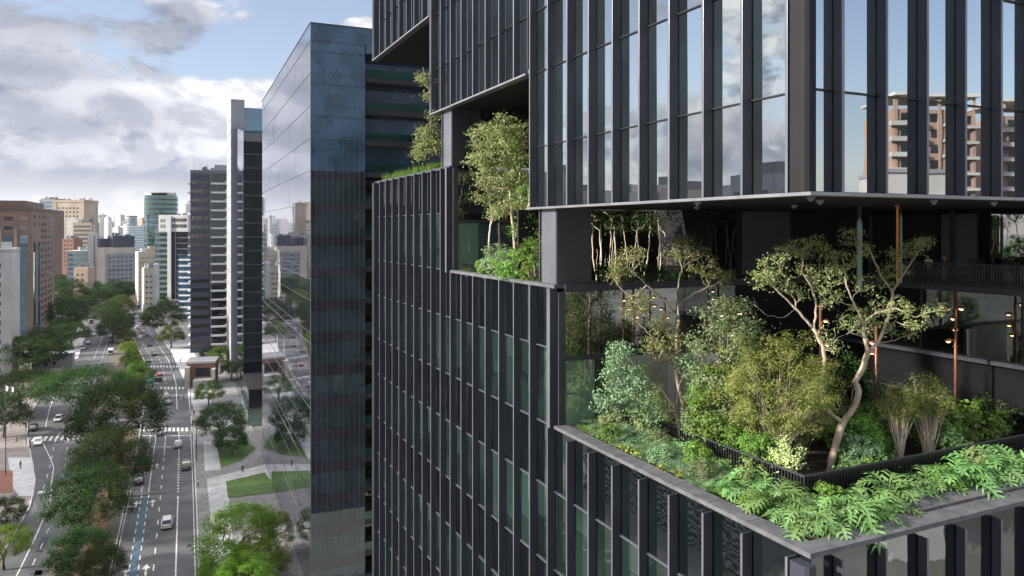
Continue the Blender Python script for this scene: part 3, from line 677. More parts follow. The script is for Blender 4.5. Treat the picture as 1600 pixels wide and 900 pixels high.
# brown tower on the left
c = at(50, 0, 322); b = bld('brown_tower', 'brown clad office tower at the left with punched window pairs and tall blue glass strips', (c.x, c.y, 0), PSI, 'office building')
body(b, 40, 60, 60, WM['brown'], x0=-40); MB().box(-40.3, .3, -.3, 60.3, 60.003, 61.2).build('cornice', WM['brownd'], b); MB().box(-36, -3, 4, 50, 61.2, 64).build('roof', WM['brownd'], b)
grid(b, (0, 0, PI/2), 60, [25, 33, 42, 50], fr(3, 17, 2.95), 3.6, 1.6, cap=68)
for x0, x1 in [(3, 9), (14, 20)]: band(b, (0, 0, PI/2), x0, x1, [2], 44, G['cityblue'], 'glass_strip')
for x0, x1 in [(-4.5, -1.5), (-10, -7), (-15.5, -12.5), (-21, -18), (-27, -24), (-33, -30)]: band(b, (0, 0, 0), x0, x1, [2], 47, G['cityblue'], 'glass_strip')
for x in (-5.9, -11.4, -16.9, -22.4): MB().box(x-.5, x+.5, -.7, .01, 0, 52).build('pilaster', WM['pink'], b)
grid(b, (0, 0, 0), 40, [-3-5.5*k for k in range(6)], [51.5, 55.5], 3., 1.5); grid(b, (0, 0, PI/2), 60, [6, 17, 25, 33, 42, 50], [53.2, 56.4], 3.4, 1.5)
# white building with a blank side in front of it
c = at(18.5, 0, 262); b = bld('white_building', 'narrow white building at the left edge with a blank pale side wall', (c.x, c.y, 0), PSI)
body(b, 22, 14, 44.2, WM['white'], x0=-22); MB().box(-22.2, .2, -.2, 14.2, 44.203, 45).build('roof_edge', WM['white'], b); grid(b, (0, 0, 0), 22, [-4.2-3.4*k for k in range(4)], fr(2, 12, 3.3), 1.9, 1.6, cap=48)
# reddish block behind
c = at(-30, 0, 520); b = bld('red_building', 'reddish block with a stepped top rising behind the brown tower', (c.x, c.y, 0), 0)
body(b, 22, 24, 66, WM['pink']); body(b, 8, 16, 68.5, WM['brownd'], 'roof', 2, 3, 66); grid(b, (0, 0, 0), 22, fr(2, 6, 3.6), fr(50, 5, 3.2), 1.6, 1.5)
# beige tower with the blue block beside it
c = at(82.5, 0, 760); b = bld('beige_tower', 'tall beige tower with a regular grid of small dark windows and flat crown', (c.x, c.y, 0), 0)
body(b, 31.5, 26, 78.5, WM['beige']); MB().box(-.4, 31.9, -.4, 26.4, 78.503, 81).build('cornice', WM['beiged'], b); body(b, 4, 26.2, 78.2, WM['beiged'], 'corner_pier', -.2, -.3); body(b, 3.6, 20, 78.2, WM['beige'], 'corner_pier', 28.1, -.3)
grid(b, (0, 0, 0), 31, [6.4+3.7*k for k in range(6)], fr(6, 17, 4.1), 1.9, 1.9); grid(b, (31.5, 0, PI/2), 26, [3+4*k for k in range(6)], fr(30, 11, 4.1), 1.8, 1.9, cap=66)
c = at(61.5, 0, 800); b = bld('blue_block', 'flat topped blue glass block beside the beige tower', (c.x, c.y, 0), 0)
body(b, 15.5, 22, 83, WM['slab']); band(b, (0, 0, 0), .8, 14.8, fr(50, 8, 4.), 2.9, G['cityblue']); body(b, 16, 12, 84, WM['greyd'], 'roof', -.2, 4, 83)
c = at(50, 0, 700); b = bld('low_brown_block', 'low brown block between the brown tower and the blue block', (c.x, c.y, 0), 0)
body(b, 18, 20, 69, WM['brownd']); band(b, (0, 0, 0), 1, 17, fr(44, 6, 3.6), 1.5, G['window'])
# smaller blocks before the beige tower
c = at(103.5, 0, 660); b = bld('white_block', 'slim white block in front of the beige tower', (c.x, c.y, 0), .1)
body(b, 10, 12, 60, WM['white']); grid(b, (10, 0, PI/2), 12, [3, 6, 9], fr(20, 12, 3.2), 1.2, 1.4); body(b, 4, 5, 62, WM['white'], 'roof', 2, 3, 60)
c = at(114, 0, 640); b = bld('grey_beige_block', 'grey beige slab block with horizontal floors beside the slim white block', (c.x, c.y, 0), .12)
body(b, 15, 16, 57, WM['beiged']); band(b, (0, 0, 0), .8, 14.2, fr(4, 15, 3.5), 1.4, G['window']); body(b, 5, 6, 60, WM['greyd'], 'roof', 7, 4, 57); band(b, (15, 0, PI/2), 1, 15, fr(4, 15, 3.5), 1.4, G['window'])
c = at(97, 0, 600); b = bld('red_brown_block', 'small red brown block at the foot of the beige tower', (c.x, c.y, 0), .05)
body(b, 9, 14, 44, WM['brick']); grid(b, (0, 0, 0), 9, [2.2, 4.6, 7], fr(22, 7, 3.2), 1.2, 1.4)
c = at(104.5, 0, 560); b = bld('dark_ribbon_block', 'low dark block with long ribbon windows under the grey beige slab', (c.x, c.y, 0), .05)
body(b, 15, 14, 35, WM['greyd']); band(b, (0, 0, 0), .6, 14.6, fr(14, 6, 3.5), 1.5, G['cityblue']); body(b, 15.4, 14.4, 35.6, WM['white'], 'roof', -.2, -.2, 35)
c = at(115, 0, 500); b = bld('orange_block', 'low pale orange building beside the cream tower', (c.x, c.y, 0), .1)
body(b, 9, 10, 26, WM['pink']); grid(b, (0, 0, 0), 9, [2.5, 5.5], fr(14, 3, 3.2), 1.3, 1.4)
# cream block with white pylon
c = at(137, 0, 560); b = bld('white_pylon_block', 'tall thin white slab standing beside the cream block', (c.x, c.y, 0), .3)
body(b, 5, 10, 49, WM['white']); body(b, .7, .7, 55, WM['white'], 'mast', 4, 0, 49); band(b, (0, 0, 0), 4.0, 4.9, [10], 37, G['window'], 'glass_strip')
c = at(163, 0, 545); b = bld('cream_block', 'cream office block with a bright blank side, grey windowed front and dark top', (c.x, c.y, 0), PI/4)
body(b, 21, 17, 38, WM['cream']); MB().box(-.1, 21.1, -.08, 2, 24.5, 25.2).build('ledge', WM['grey'], b)
MB().box(1, 21.05, -.15, 8, 3, 33.6).build('front_panel', WM['slab'], b); grid(b, (0, -.12, 0), 21, [3.4+2.9*k for k in range(6)], fr(5, 9, 3.15), 1.9, 1.3)
body(b, 15, 12, 46.5, WM['navy'], 'roof', 6, 1, 38.003); body(b, 8, 8, 44.5, WM['navy'], 'roof', .3, 9, 38.003)
band(b, (0, 0, -PI/2), -16, -13.5, [4], 31, G['window'], 'glass_strip') if False else None
# blue-grey ribbed block and the stub behind it
c = at(201, 0, 1150); b = bld('blue_ribbon_block', 'wide pale blue block with many thin floor ribbons near the horizon', (c.x, c.y, 0), 0)
body(b, 30, 24, 52+4, WM['slab']); band(b, (0, 0, 0), .6, 29.4, fr(6, 13, 3.8), 2., G['cityblue'])
c = at(194.5, 0, 1250); b = bld('blue_grey_tower', 'rounded blue grey tower behind the pale blue ribbon block', (c.x, c.y, 0), 0)
MB().cyl(8, 8, 0, 71, 8, 20).build('wall', WM['grey'], b); MB().cyl(8, 8, 71, 73, 8.2, 20).build('roof', WM['greyd'], b)
for i in range(9): MB().cyl(8, 8, 30+i*4.4, 32.6+i*4.4, 8.1, 20).build('window_band', G['cityblue'], b)
# round green glass tower with a disc on top
c = at(252, 0, 620); b = bld('round_tower', 'green glass tower with curved sides and a flat disc roof', (c.x, c.y, 0), .25)
oval = [(12.3*math.copysign(abs(math.cos(a))**.7, math.cos(a)), 11*math.copysign(abs(math.sin(a))**.7, math.sin(a))) for a in [2*PI*k/40 for k in range(40)]]
MB().prism(oval, 0, 79).build('wall', G['citygreen'], b)
for i in range(19): MB().prism([(x*1.01, y*1.01) for x, y in oval], 4+i*3.95, 5.2+i*3.95).build('floor_band', WM['navy'], b)
for z in (58.4, 54.4): MB().prism([(x*1.015, y*1.015) for x, y in oval], z, z+1.5).build('floor_band', G['cityblue'], b)
MB().tube([(0, 0, 79.05), (0, 0, 80.9), (0, 0, 81.4)], [6.5, 9.6, 9.2], 32).build('roof_disc', WM['brownd'], b)
for sx in (-1, 1): MB().add([(sx*12, -4, 79.02), (sx*5.5, -9, 79.02), (sx*5.5, -6, 79.02), (sx*12.2, -4, 81.6), (sx*6, -9, 80.6), (sx*6, -6, 80.6)], [(0,1,4,3), (0,3,5,2), (3,4,5), (1,2,5,4)]).build('roof_fin', WM['white'], b)
c = at(285, 0, 1500); b = bld('slim_far_tower', 'slim pale blue tower peeking above the white framed block', (c.x, c.y, 0), 0)
body(b, 14, 12, 82, WM['slab']); body(b, 6, 6, 102, WM['slab'], 'roof', 5, 3, 82); band(b, (0, 0, 0), .5, 13.5, fr(50, 8, 4), 2.2, G['cityblue'])
# white framed glass block with a tall white rib
c = at(242, 0, 470); b = bld('white_framed_block', 'dark glass block with a white frame on top and a tall white rib', (c.x, c.y, 0), .02)
body(b, 20.5, 20, 50, G['city']); MB().box(2.4, 20.7, -.25, 20, 50.01, 60.5).build('top_frame', WM['white'], b); band(b, (0, -.2, 0), 10.6, 20, [52.5, 56.2], 2.1, G['city'])
band(b, (0, -.2, 0), 3.5, 7, [52.3, 55.8], 2.2, G['window']); MB().box(8.2, 10.4, -1.2, .02, 0, 59.8).build('rib', WM['white'], b); body(b, 7.8, 19.8, 52, WM['greyd'], 'wall', -.05, -.1, 0)
band(b, (0, -.1, 0), .2, 7.6, fr(3, 14, 3.4), 1.9, G['citygreen']); MB().box(12.5, 13.2, -.3, .01, 0, 50).build('rib', WM['greyd'], b); MB().box(.2, 4, 1, 6, 52.01, 54).build('roof_plant', M['earth'], b)
band(b, (0, 0, 0), 13.4, 20.4, fr(4, 13, 3.5), .5, WM['greyd'], 'floor_line')
c = at(279, 0, 430); b = bld('cyan_block', 'small cyan glass building in the gap beside the white rib', (c.x, c.y, 0), .1)
body(b, 8, 8, 37, G['cityblue']); band(b, (0, 0, 0), .1, 7.9, fr(3, 10, 3.4), 1., WM['balcony'], 'floor_band')
c = at(191, 0, 560); b = bld('green_glass_block', 'low sea green glass block above the median trees', (c.x, c.y, 0), .1)
body(b, 11.5, 9, 19.5, G['citygreen']); band(b, (0, 0, 0), .1, 11.4, fr(3, 5, 3.4), .35, WM['slab'], 'floor_line'); MB().box(-.1, 11.6, -.1, 9.1, 19.503, 20.2).build('roof_edge', WM['white'], b)
c = at(216, 0, 500); b = bld('cream_slab_block', 'cream slab block with a blank bright end beside the avenue', (c.x, c.y, 0), .62)
body(b, 13, 12, 36.5, WM['cream']); band(b, (0, 0, 0), .8, 12.2, fr(3, 10, 3.2), .9, WM['beiged'], 'floor_band'); body(b, 4, 4, 40, WM['beige'], 'roof', 7, 3, 36.5)
c = at(225, 0, 440); b = bld('low_cream_block', 'shorter cream building in front of the cream slab', (c.x, c.y, 0), .62)
body(b, 7, 7, 29, WM['cream']); body(b, 3, 7.5, 31, WM['white'], 'stair_wall', 5.2, -.3); grid(b, (0, 0, 0), 7, [1.5, 3.6], fr(4, 7, 3.2), 1., 1.2)
# dark tower with pale balconies
c = at(298, 0, 313); b = bld('balcony_tower', 'dark office tower with rows of pale L shaped balconies beside the avenue', (c.x, c.y, 0), .3)
body(b, 20, 22, 75, G['city']); body(b, 20.4, 22.4, 76.4, WM['greyd'], 'parapet', -.2, -.2, 75.003); body(b, 6, 8, 79, WM['slab'], 'roof', 9, 3, 76.41)
MB().box(-.15, 7.2, -.2, .5, 0, 75).build('front_panel', WM['navy'], b); band(b, (0, -.15, 0), .3, 7, fr(3, 19, 3.75), 1.6, G['window'])
for i in range(19):
    z = 3+i*3.75; p = MB().box(8, 20.1, -1.5, -.02, z, z+.7).box(13.5, 20.1, -1.6, -1.3, z+.71, z+1.45); p.build('balcony', WM['balcony'], b)
    MB().box(-1.3, -.02, .5, 21, z, z+.5).build('side_balcony', WM['balcony'], b)
for x in (7.6, 14): MB().box(x, x+.5, -.5, .01, 0, 75).build('pier', WM['greyd'], b)
MB().tube([(1, 3, 76.4), (1, 3, 81)], .06, 5).build('mast', M['steel'], b)
# the slab tower between balcony tower and mirror tower
o_ = at(381, 0, 228); o_.z = 0; b = bld('slab_tower', 'grey tower of two upright slabs with a slanted mirror side next to the glass tower', o_, PSI)
body(b, 24, 46, 78.5, G['city']); MB().add([(-.1,-.1,0), (-.1,46,0), (-.1,46,88.5), (-.1,-.1,81.5), (.0,-.1,0), (0,46,0), (0,46,88.5), (0,-.1,81.5)], [(0,3,2,1), (4,5,6,7), (3,7,6,2), (0,4,7,3)]).build('mirror_wall', G['mirror'], b)
MB().box(0, 24, -.12, 46, 78.503, 81.2).build('parapet', WM['greyd'], b)
for i in range(18): MB().box(-.05, 24, -.14, .02, 3+i*4.2, 3.5+i*4.2).build('floor_line', M['steel'], b)
MB().box(-1.2, 3.4, 46.2, 76, 0, 98.5).build('side_slab', WM['slab'], b); MB().box(3.5, 24, 48, 74, 0, 96).build('back_slab', G['cityblue'], b)
for i in range(20): MB().box(-1.26, -1.2, 46.3, 76, 4+i*4.6, 4.15+i*4.6).build('joint_line', WM['greyd'], b)
o_ = at(387, 0, 197); o_.z = .15; b = bld('glass_podium', 'low dark podium with a green glass ground floor at the foot of the glass tower', o_, PSI, 'podium')
MB().box(.3, 14, .3, 24, 4.6, 9).build('upper_wall', G['city'], b); MB().box(0, 14, 0, 24, 0, 4.4).build('ground_storey', G['green'], b); MB().box(-.3, 14.5, -.6, 24, 4.42, 4.58).build('canopy', M['steel'], b); MB().box(.2, 14.1, (.2), 24, 9.003, 9.5).build('parapet', M['black'], b)
# brick gatehouse at the corner
c = onz(292, 606); b = bld('gatehouse', 'low brick building with a pale flat roof and wide opening at the side street', (c.x, c.y, .15), PSI-.15, 'gatehouse')
body(b, 8.6, 9, 7.6, WM['brick']); MB().box(-.3, 8.9, -.3, 9.3, 7.61, 8.3).build('roof', WM['white'], b); MB().box(2.6, 7., -.05, .2, 3.4, 6.2).build('opening', M['black'], b)
MB().box(-.25, 1.2, -3, -.02, 0, 6.9).build('side_wall', WM['cream'], b); MB().box(2.4, 8.6, -4.5, -.02, 0, 2.9).build('ramp_wall', WM['white'], b); MB().box(7.8, 8.9, -3, -.02, 0, 6.).build('side_wall', WM['white'], b)
# low pale houses between the trees on the left
for px, py, w, d, h, lab in [(65,532,11,7,6,'low white house among the trees below the brown tower'), (50,578,13,6,5,'low grey shed with a flat roof beside the wide umbrella tree'), (118,443,9,8,7,'small white villa among trees below the dark ribbon block'), (88,448,10,8,6,'small pink house in the trees right of the brown tower')]:
    c = onz(px, py); b = bld('low_house', lab, (c.x, c.y, 0), PSI, 'house')
    body(b, w, d, h, WM['white' if 'white' in lab else 'grey' if 'grey' in lab else 'pink'], y0=0); MB().box(-.3, w+.3, -.3, d+.3, h+.003, h+.4).build('roof', WM['slab'], b); grid(b, (0, 0, 0), w, [2, 4.5, 7], [1.2], 1.2, 1.4)
c = onz(243, 488); b = bld('pavilion', 'long low white pavilion at the roadside under the white framed block', (c.x, c.y, 0), .2, 'building')
body(b, 30, 10, 7, WM['cream']); MB().box(-.4, 30.4, -.4, 10.4, 7.003, 7.6).build('roof', WM['white'], b); band(b, (0, 0, 0), 1, 29, [1.], 3, G['window'])
# plant rooms, tanks and aerials on the roofs
rr_ = random.Random(31); ROOF = {'brown_tower': (-36, -6, 5, 45, 64), 'beige_tower': (4, 26, 3, 20, 81), 'cream_block': (7, 18, 2, 11, 46.5), 'grey_beige_block': (1, 7, 2, 12, 57), 'blue_block': (2, 12, 5, 14, 84), 'cream_slab_block': (1, 6, 1, 9, 36.5), 'low_cream_block': (.5, 4, 1, 5, 29), 'white_framed_block': (9, 18, 3, 15, 60.5), 'balcony_tower': (1, 8, 9, 18, 76.4), 'dark_ribbon_block': (2, 12, 2, 11, 35.6), 'white_building': (-18, -3, 2, 10, 45), 'red_brown_block': (1, 6, 2, 10, 44), 'orange_block': (1, 6, 2, 7, 26), 'green_glass_block': (1, 8, 1, 6, 20.2), 'glass_tower': (6, 28, 12, 60, 81.13), 'blue_ribbon_block': (3, 24, 3, 18, 56)}
for nm, (x0, x1, y0, y1, z) in ROOF.items():
    b = bpy.data.objects[nm]
    for _ in range(5): x, y, w_, h_ = rr_.uniform(x0, x1), rr_.uniform(y0, y1), rr_.uniform(1.2, 3.2), rr_.uniform(.9, 2.6); MB().box(x, x+w_, y, y+rr_.uniform(1, 2.5), z+.01, z+h_).build('roof_unit', WM[rr_.choice(['slab', 'greyd', 'white'])], b)
    x, y = rr_.uniform(x0, x1), rr_.uniform(y0, y1); MB().cyl(x, y, z+.01, z+2.2, 1.1, 12).build('water_tank', WM['slab'], b)
    x, y = rr_.uniform(x0, x1), rr_.uniform(y0, y1); MB().tube([(x, y, z), (x, y, z+rr_.uniform(4, 8))], .09, 5).build('aerial', M['steel'], b)
# skyline blocks near the horizon: nothing tells them apart
def sky_mat(n, c):
    m = bpy.data.materials.new(n); m.use_nodes = True; T = NT(m.node_tree); bs = T.n['Principled BSDF']; bs.inputs['Roughness'].default_value = .8
    tc = T.node('ShaderNodeTexCoord'); v = T.node('ShaderNodeSeparateXYZ', {0: tc.outputs['Object']})
    u = T.m('FRACT', T.m('MULTIPLY', T.m('ADD', v.outputs[0], v.outputs[1]), .28)); w_ = T.m('FRACT', T.m('MULTIPLY', v.outputs[2], .3))
    k = T.m('MULTIPLY', T.m('GREATER_THAN', u, .45), T.m('GREATER_THAN', w_, .5))
    T.l.new(T.mix(T.m('MULTIPLY', k, .8), c, (.06, .07, .085)), bs.inputs['Base Color']); return m
SK = [sky_mat('skyline_'+n, c) for n, c in [('white', (.6, .59, .57)), ('grey', (.4, .41, .43)), ('tan', (.5, .43, .36)), ('blue', (.3, .36, .44)), ('brick', (.4, .27, .2))]]
rs = random.Random(21)
for i in range(120):
    px = rs.uniform(120, 420) if i < 95 else rs.uniform(-150, 120); Y = rs.uniform(1100, 4200); top = rs.uniform(341, 356) if i % 6 else rs.uniform(330, 346)
    h = CH+(HZ-top)/F*Y; w = rs.uniform(12, 26); c = at(px, 0, Y)
    if h < 15: continue
    mb = MB().box(-w/2, w/2, 0, w*.8, 0, h).box(-w/5, w/4, w*.2, w*.6, h, h+rs.uniform(2, 5))
    o = mb.build('skyline_block', rs.choice(SK)); o.location = (c.x, c.y, 0); o.rotation_euler[2] = rs.uniform(-.5, .5)
    tag(o, 'distant high rise block in the hazy skyline near the horizon', 'building', 'far skyline blocks')
# lower town between the avenue and the skyline
for i in range(70):
    px = rs.uniform(90, 300); Y = rs.uniform(640, 1500); X = (px-800)/F*Y
    if LL(Y)-22 < X < RR(Y)+8: continue
    h = rs.uniform(8, 34) if Y < 1000 else rs.uniform(14, 46); w = rs.uniform(10, 22)
    mb = MB().box(-w/2, w/2, 0, w*.8, 0, h).box(-w/5, w/4, w*.2, w*.6, h, h+rs.uniform(1.5, 3.5))
    o = mb.build('town_block', rs.choice(SK)); o.location = (X, Y, 0); o.rotation_euler[2] = rs.uniform(-.5, .7)
    tag(o, 'low town block among trees between the avenue and the skyline', 'building', 'town blocks beyond the avenue')
# buildings the facades mirror: to the right of the view and to the left of it
MI = MM.inverted()
def mirror_pos(px, Yv, axis):
    p = MI @ at(px, HZ, Yv)
    if axis == 's': p.y = -p.y
    else: p.x = -p.x
    q = MM @ p; return Vector((q.x, q.y, 0))
def brick_tower(px0, px1, top, Yv, label):
    a, e = mirror_pos(px0, Yv, 's'), mirror_pos(px1, Yv, 's'); w = (e-a).length; rz = math.atan2((e-a).y, (e-a).x)
    h = CH+(HZ-top)/F*Yv; b = bld('brick_tower', label, a, rz, 'apartment tower')
    MB().box(0, w, -12, 0, 0, h).build('wall', WM['orange'], b)
    for i in range(int((h-20)/3.1)):
        z = h-3.4-i*3.1; MB().box(-.9, w*.34, .02, 1.3, z, z+.9).build('balcony', WM['white'], b); MB().box(w*.55, w+.4, .02, 1., z, z+.55).build('balcony', WM['white'], b)
        for x in (w*.1, w*.42, w*.62, w*.82): MB().box(x, x+w*.12, .01, .1, z+.95, z+2.6).build('window', G['city'], b)
    for x in (.2, w*.5, w-.6): MB().box(x, x+.5, .01, .4, h-16, h+2.6).build('pier', WM['orange'], b)
    MB().box(-.6, w+.6, -12, 1.2, h+2.6, h+3.2).build('roof', WM['white'], b)
brick_tower(1398, 1528, 172, 150, 'orange brick apartment tower with white balconies, mirrored in the right facade of the black tower')
brick_tower(1562, 1690, 180, 158, 'second orange brick tower with white balconies, mirrored beside the first in the right facade')
a = mirror_pos(1386, 118, 's'); b = bld('white_low_block', 'plain white block mirrored in front of the brick towers', a, math.atan2(-.25, 1)+.2)
a2 = mirror_pos(1480, 118, 's'); b.rotation_euler[2] = math.atan2((a2-a).y, (a2-a).x); w = (a2-a).length
MB().box(0, w, -8, 0, 0, CH+8.6).build('wall', WM['white'], b); MB().box(-.2, w+.2, -8, .3, CH+8.603, CH+9.2).build('roof', WM['slab'], b)
for i, (px, top, Yv, w, k) in enumerate([(1215, 276, 170, 16, 'slab'), (1160, 292, 210, 14, 'grey'), (1080, 296, 240, 22, 'beige'), (1035, 292, 260, 10, 'grey'), (985, 303, 250, 18, 'white'), (925, 300, 300, 18, 'beiged'), (870, 270, 330, 14, 'slab')]):
    a = mirror_pos(px, Yv, 't'); h = CH+(HZ-top)/F*Yv
    b = bld('mirrored_block', ('%s block across the avenue, %s mirrored in the left facade' % ({'slab': 'pale grey', 'grey': 'grey', 'beige': 'beige', 'white': 'white', 'beiged': 'tan'}[k], ORD[i])), a, PSI+.3*i)
    body(b, w, 14, h, WM[k], x0=-w/2, y0=-7); band(b, (0, -7, 0), -w/2+.6, w/2-.6, fr(h-16, 4, 3.6), 1.6, G['window']); body(b, w*.4, 6, h+3, WM['greyd'], 'roof', -w*.2, -3, h+.003)
    band(b, (w/2, 0, PI/2), -6, 6, fr(h-16, 4, 3.6), 1.6, G['window'])

b = bld('louvred_building', 'low building with white horizontal louvres by the left kerb, mirrored in the near parapet panels', (-95, 52, 0), PSI)
body(b, 26, 44, 17, WM['greyd'])
for i in range(17): MB().box(26.05, 26.35, 0, 44, .6+i, .86+i).build('louvre', WM['white'], b)
MB().box(-.3, 26.5, -.3, 44.3, 17.003, 17.6).build('roof', WM['grey'], b)
# ------------------------------------------------------------------ vegetation
LM = dict(
    olive=leaf_mat('olive_leaves', (.29, .34, .095), (.17, .21, .06), .4, .6, .15),
    greyg=leaf_mat('grey_green_leaves', (0.244, 0.299, 0.152), (0.146, 0.201, 0.0915), .35, .55, .2),
    tuft=leaf_mat('tuft_leaves', (0.329, 0.366, 0.152), (0.207, 0.244, 0.0915), .4, .55, .15),
    fresh=leaf_mat('fresh_leaves', (0.183, 0.317, 0.0549), (0.0976, 0.195, 0.0366), .4, .5, .25),
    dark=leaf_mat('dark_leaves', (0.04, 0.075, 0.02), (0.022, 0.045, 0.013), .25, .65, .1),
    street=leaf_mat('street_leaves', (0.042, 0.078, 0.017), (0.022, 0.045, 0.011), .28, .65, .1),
    streetl=leaf_mat('light_street_leaves', (0.1, 0.155, 0.025), (0.06, 0.1, 0.017), .35, .65, .1),
    bright=leaf_mat('bright_leaves', (0.17, 0.26, 0.025), (0.1, 0.17, 0.017), .45, .6, .12),
    sage=leaf_mat('sage_leaves', (0.232, 0.342, 0.195), (0.134, 0.232, 0.11), .3, .5, .25),
    phil=leaf_mat('lobed_leaves', (0.183, 0.317, 0.104), (0.104, 0.201, 0.061), .3, .42, .35),
    philt=leaf_mat('pale_lobed_leaves', (0.244, 0.378, 0.159), (0.134, 0.244, 0.0915), .3, .42, .35),
    yellow=leaf_mat('yellow_petals', (0.75, 0.5, 0.03), (0.6, 0.36, 0.02), .2),
    purple=leaf_mat('purple_petals', (0.3, 0.12, 0.55), (0.2, 0.08, 0.42), .2),
    cream=leaf_mat('cream_flowers', (0.5, 0.52, 0.25), (0.3, 0.38, 0.12), .3),
)
def leaf_obj(name, P, N, size, m_, parent, aspect=.5, rng=None):
    """one mesh of small folded leaves at points P with normals N"""
    rng = rng or np.random.default_rng(1); n = len(P)
    N = N/np.maximum(np.linalg.norm(N, axis=1, keepdims=True), 1e-6)
    R = rng.normal(size=(n, 3)); A = np.cross(N, R); A /= np.maximum(np.linalg.norm(A, axis=1, keepdims=True), 1e-6); B = np.cross(N, A)
    L = (size*rng.uniform(.7, 1.3, n))[:, None] if np.isscalar(size) else size[:, None]
    v = np.stack([P-A*L*.5, P+B*L*aspect*.5-A*L*.08, P+A*L*.5-N*L*.12, P-B*L*aspect*.5-A*L*.08], 1).reshape(-1, 3)
    me = bpy.data.meshes.new(name); me.vertices.add(4*n); me.loops.add(4*n); me.polygons.add(n)
    me.vertices.foreach_set('co', v.astype(np.float32).ravel()); me.loops.foreach_set('vertex_index', np.arange(4*n, dtype=np.int32))
    me.polygons.foreach_set('loop_start', np.arange(0, 4*n, 4, dtype=np.int32)); me.polygons.foreach_set('loop_total', np.full(n, 4, dtype=np.int32))
    me.materials.append(m_); me.update(calc_edges=True)
    return link_mesh(name, me, parent)
def skeleton(paths, targets, rng, step=.35, jit=.05, zmin=-1e9, up=.25, pen=.12):
    pos = []; par = []; dep = []
    def add(p, q):
        pos.append(np.array(p, float)); par.append(q); dep.append(0. if q < 0 else dep[q]+float(np.linalg.norm(pos[q]-pos[-1]))); return len(pos)-1
    for path in paths:
        path = [np.array(p, float) for p in path]
        if not pos: cur = add(path[0], -1)
        else: cur = int(np.argmin(np.linalg.norm(np.array(pos)-path[0], axis=1)))
        for p in path[1:]:
            a = pos[cur]; n = max(1, int(np.linalg.norm(p-a)/step))
            for i in range(1, n+1): cur = add(a+(p-a)*i/n+(rng.normal(size=3)*jit*.5 if i < n else 0), cur)
    T = sorted([np.array(t, float) for t in targets], key=lambda t: np.linalg.norm(t-pos[0]))
    tips = []
    for t in T:
        Pn = np.array(pos); d = np.linalg.norm(Pn-t, axis=1)+pen*np.array(dep)+np.where(Pn[:, 2] < zmin, 50, 0)+np.where(Pn[:, 2] > t[2]+.3, 1.2, 0)
        k = int(np.argmin(d)); a = pos[k]; L = np.linalg.norm(t-a); n = max(1, int(L/step))
        pd = a-pos[par[k]] if par[k] >= 0 else np.array((0, 0, 1.)); pd = pd/max(np.linalg.norm(pd), 1e-6)
        c = a+pd*L*.3+np.array((0, 0, up*L*.4)); cur = k
        for i in range(1, n+1):
            u = i/n; cur = add((1-u)**2*a+2*u*(1-u)*c+u*u*t+(rng.normal(size=3)*jit if i < n else 0), cur)
        tips.append(cur)
    return pos, par, tips
def limbs(pos, par, R, tip, sides=6):
    n = len(pos); cnt = np.ones(n); ch = [[] for _ in range(n)]
    for i in range(n-1, 0, -1): ch[par[i]].append(i)
    leafn = np.array([1. if not ch[i] else 0. for i in range(n)])
    for i in range(n-1, 0, -1): leafn[par[i]] += leafn[i]
    e = math.log(max(leafn[0], 2))/math.log(max(R/tip, 1.5)); r = tip*np.maximum(leafn, 1)**(1/e)
    mb = MB(); st = [(0, None)]
    while st:
        i, p = st.pop(); chain = ([p] if p is not None else [])+[i]
        while ch[i]:
            ks = sorted(ch[i], key=lambda k: -leafn[k]); i = ks[0]; par_ = chain[-1]
            for k in ks[1:]: st.append((k, par_))
            chain.append(i)
        rr = [r[k] for k in chain]
        if p is not None: rr[0] = min(rr[0], rr[1]*1.15)
        if len(chain) > 1: mb.tube([pos[k] for k in chain], rr, sides if rr[1] > .03 else 4)
    return mb
def blob_points(blobs, rng):
    out = []
    for (c, r, n) in blobs:
        c = np.array(c, float); r = np.array(r, float)*np.ones(3)
        v = rng.normal(size=(n, 3)); v /= np.linalg.norm(v, axis=1, keepdims=True); out.append(c+v*r*(rng.uniform(.25, 1, (n, 1))**.5))
    return np.vstack(out)
def foliage(P, rng, per, spread, center=None, flat=1.):
    """leaves scattered round the points P, turned upward and outward"""
    D = rng.normal(size=(len(P)*per, 3)); Q = np.repeat(P, per, 0)+D*spread*np.array((1, 1, flat)); N = rng.normal(size=Q.shape)*.6+np.array((0, 0, .7))+D/np.maximum(np.linalg.norm(D, axis=1, keepdims=True), .1)*.8
    if center is not None: o = Q-center; N += o/np.maximum(np.linalg.norm(o, axis=1, keepdims=True), .1)*.7
    return Q, N
def local(o, pts): inv = Vector(o); return [np.array(Vector(p)-inv) for p in pts]
def grown_tree(name, label, cat, base, paths, blobs, R, bark, leafm, lsize, per, spread, seed, tip=.012, group=None, step=.3, aspect=.5, bare=0., jit=.05, up=.25, zmin=-1e9, flat=.8):
    """paths and blobs in world coordinates"""
    rng = np.random.default_rng(seed); root = empty(name, base, 0, label, cat, group)
    P = blob_points([(np.array(Vector(c)-Vector(base)), r, n) for c, r, n in blobs], rng)
    pos, par, tips = skeleton([local(base, p) for p in paths], P, rng, step, jit, zmin, up)
    limbs(pos, par, R, tip).build('trunk', bark, root, smooth=True)
    tp_ = np.array([pos[k] for k in tips if rng.random() > bare]); Q, N = foliage(tp_, rng, per, spread, None, flat)
    leaf_obj('crown', Q, N, lsize, leafm, root, aspect, rng)
    return root
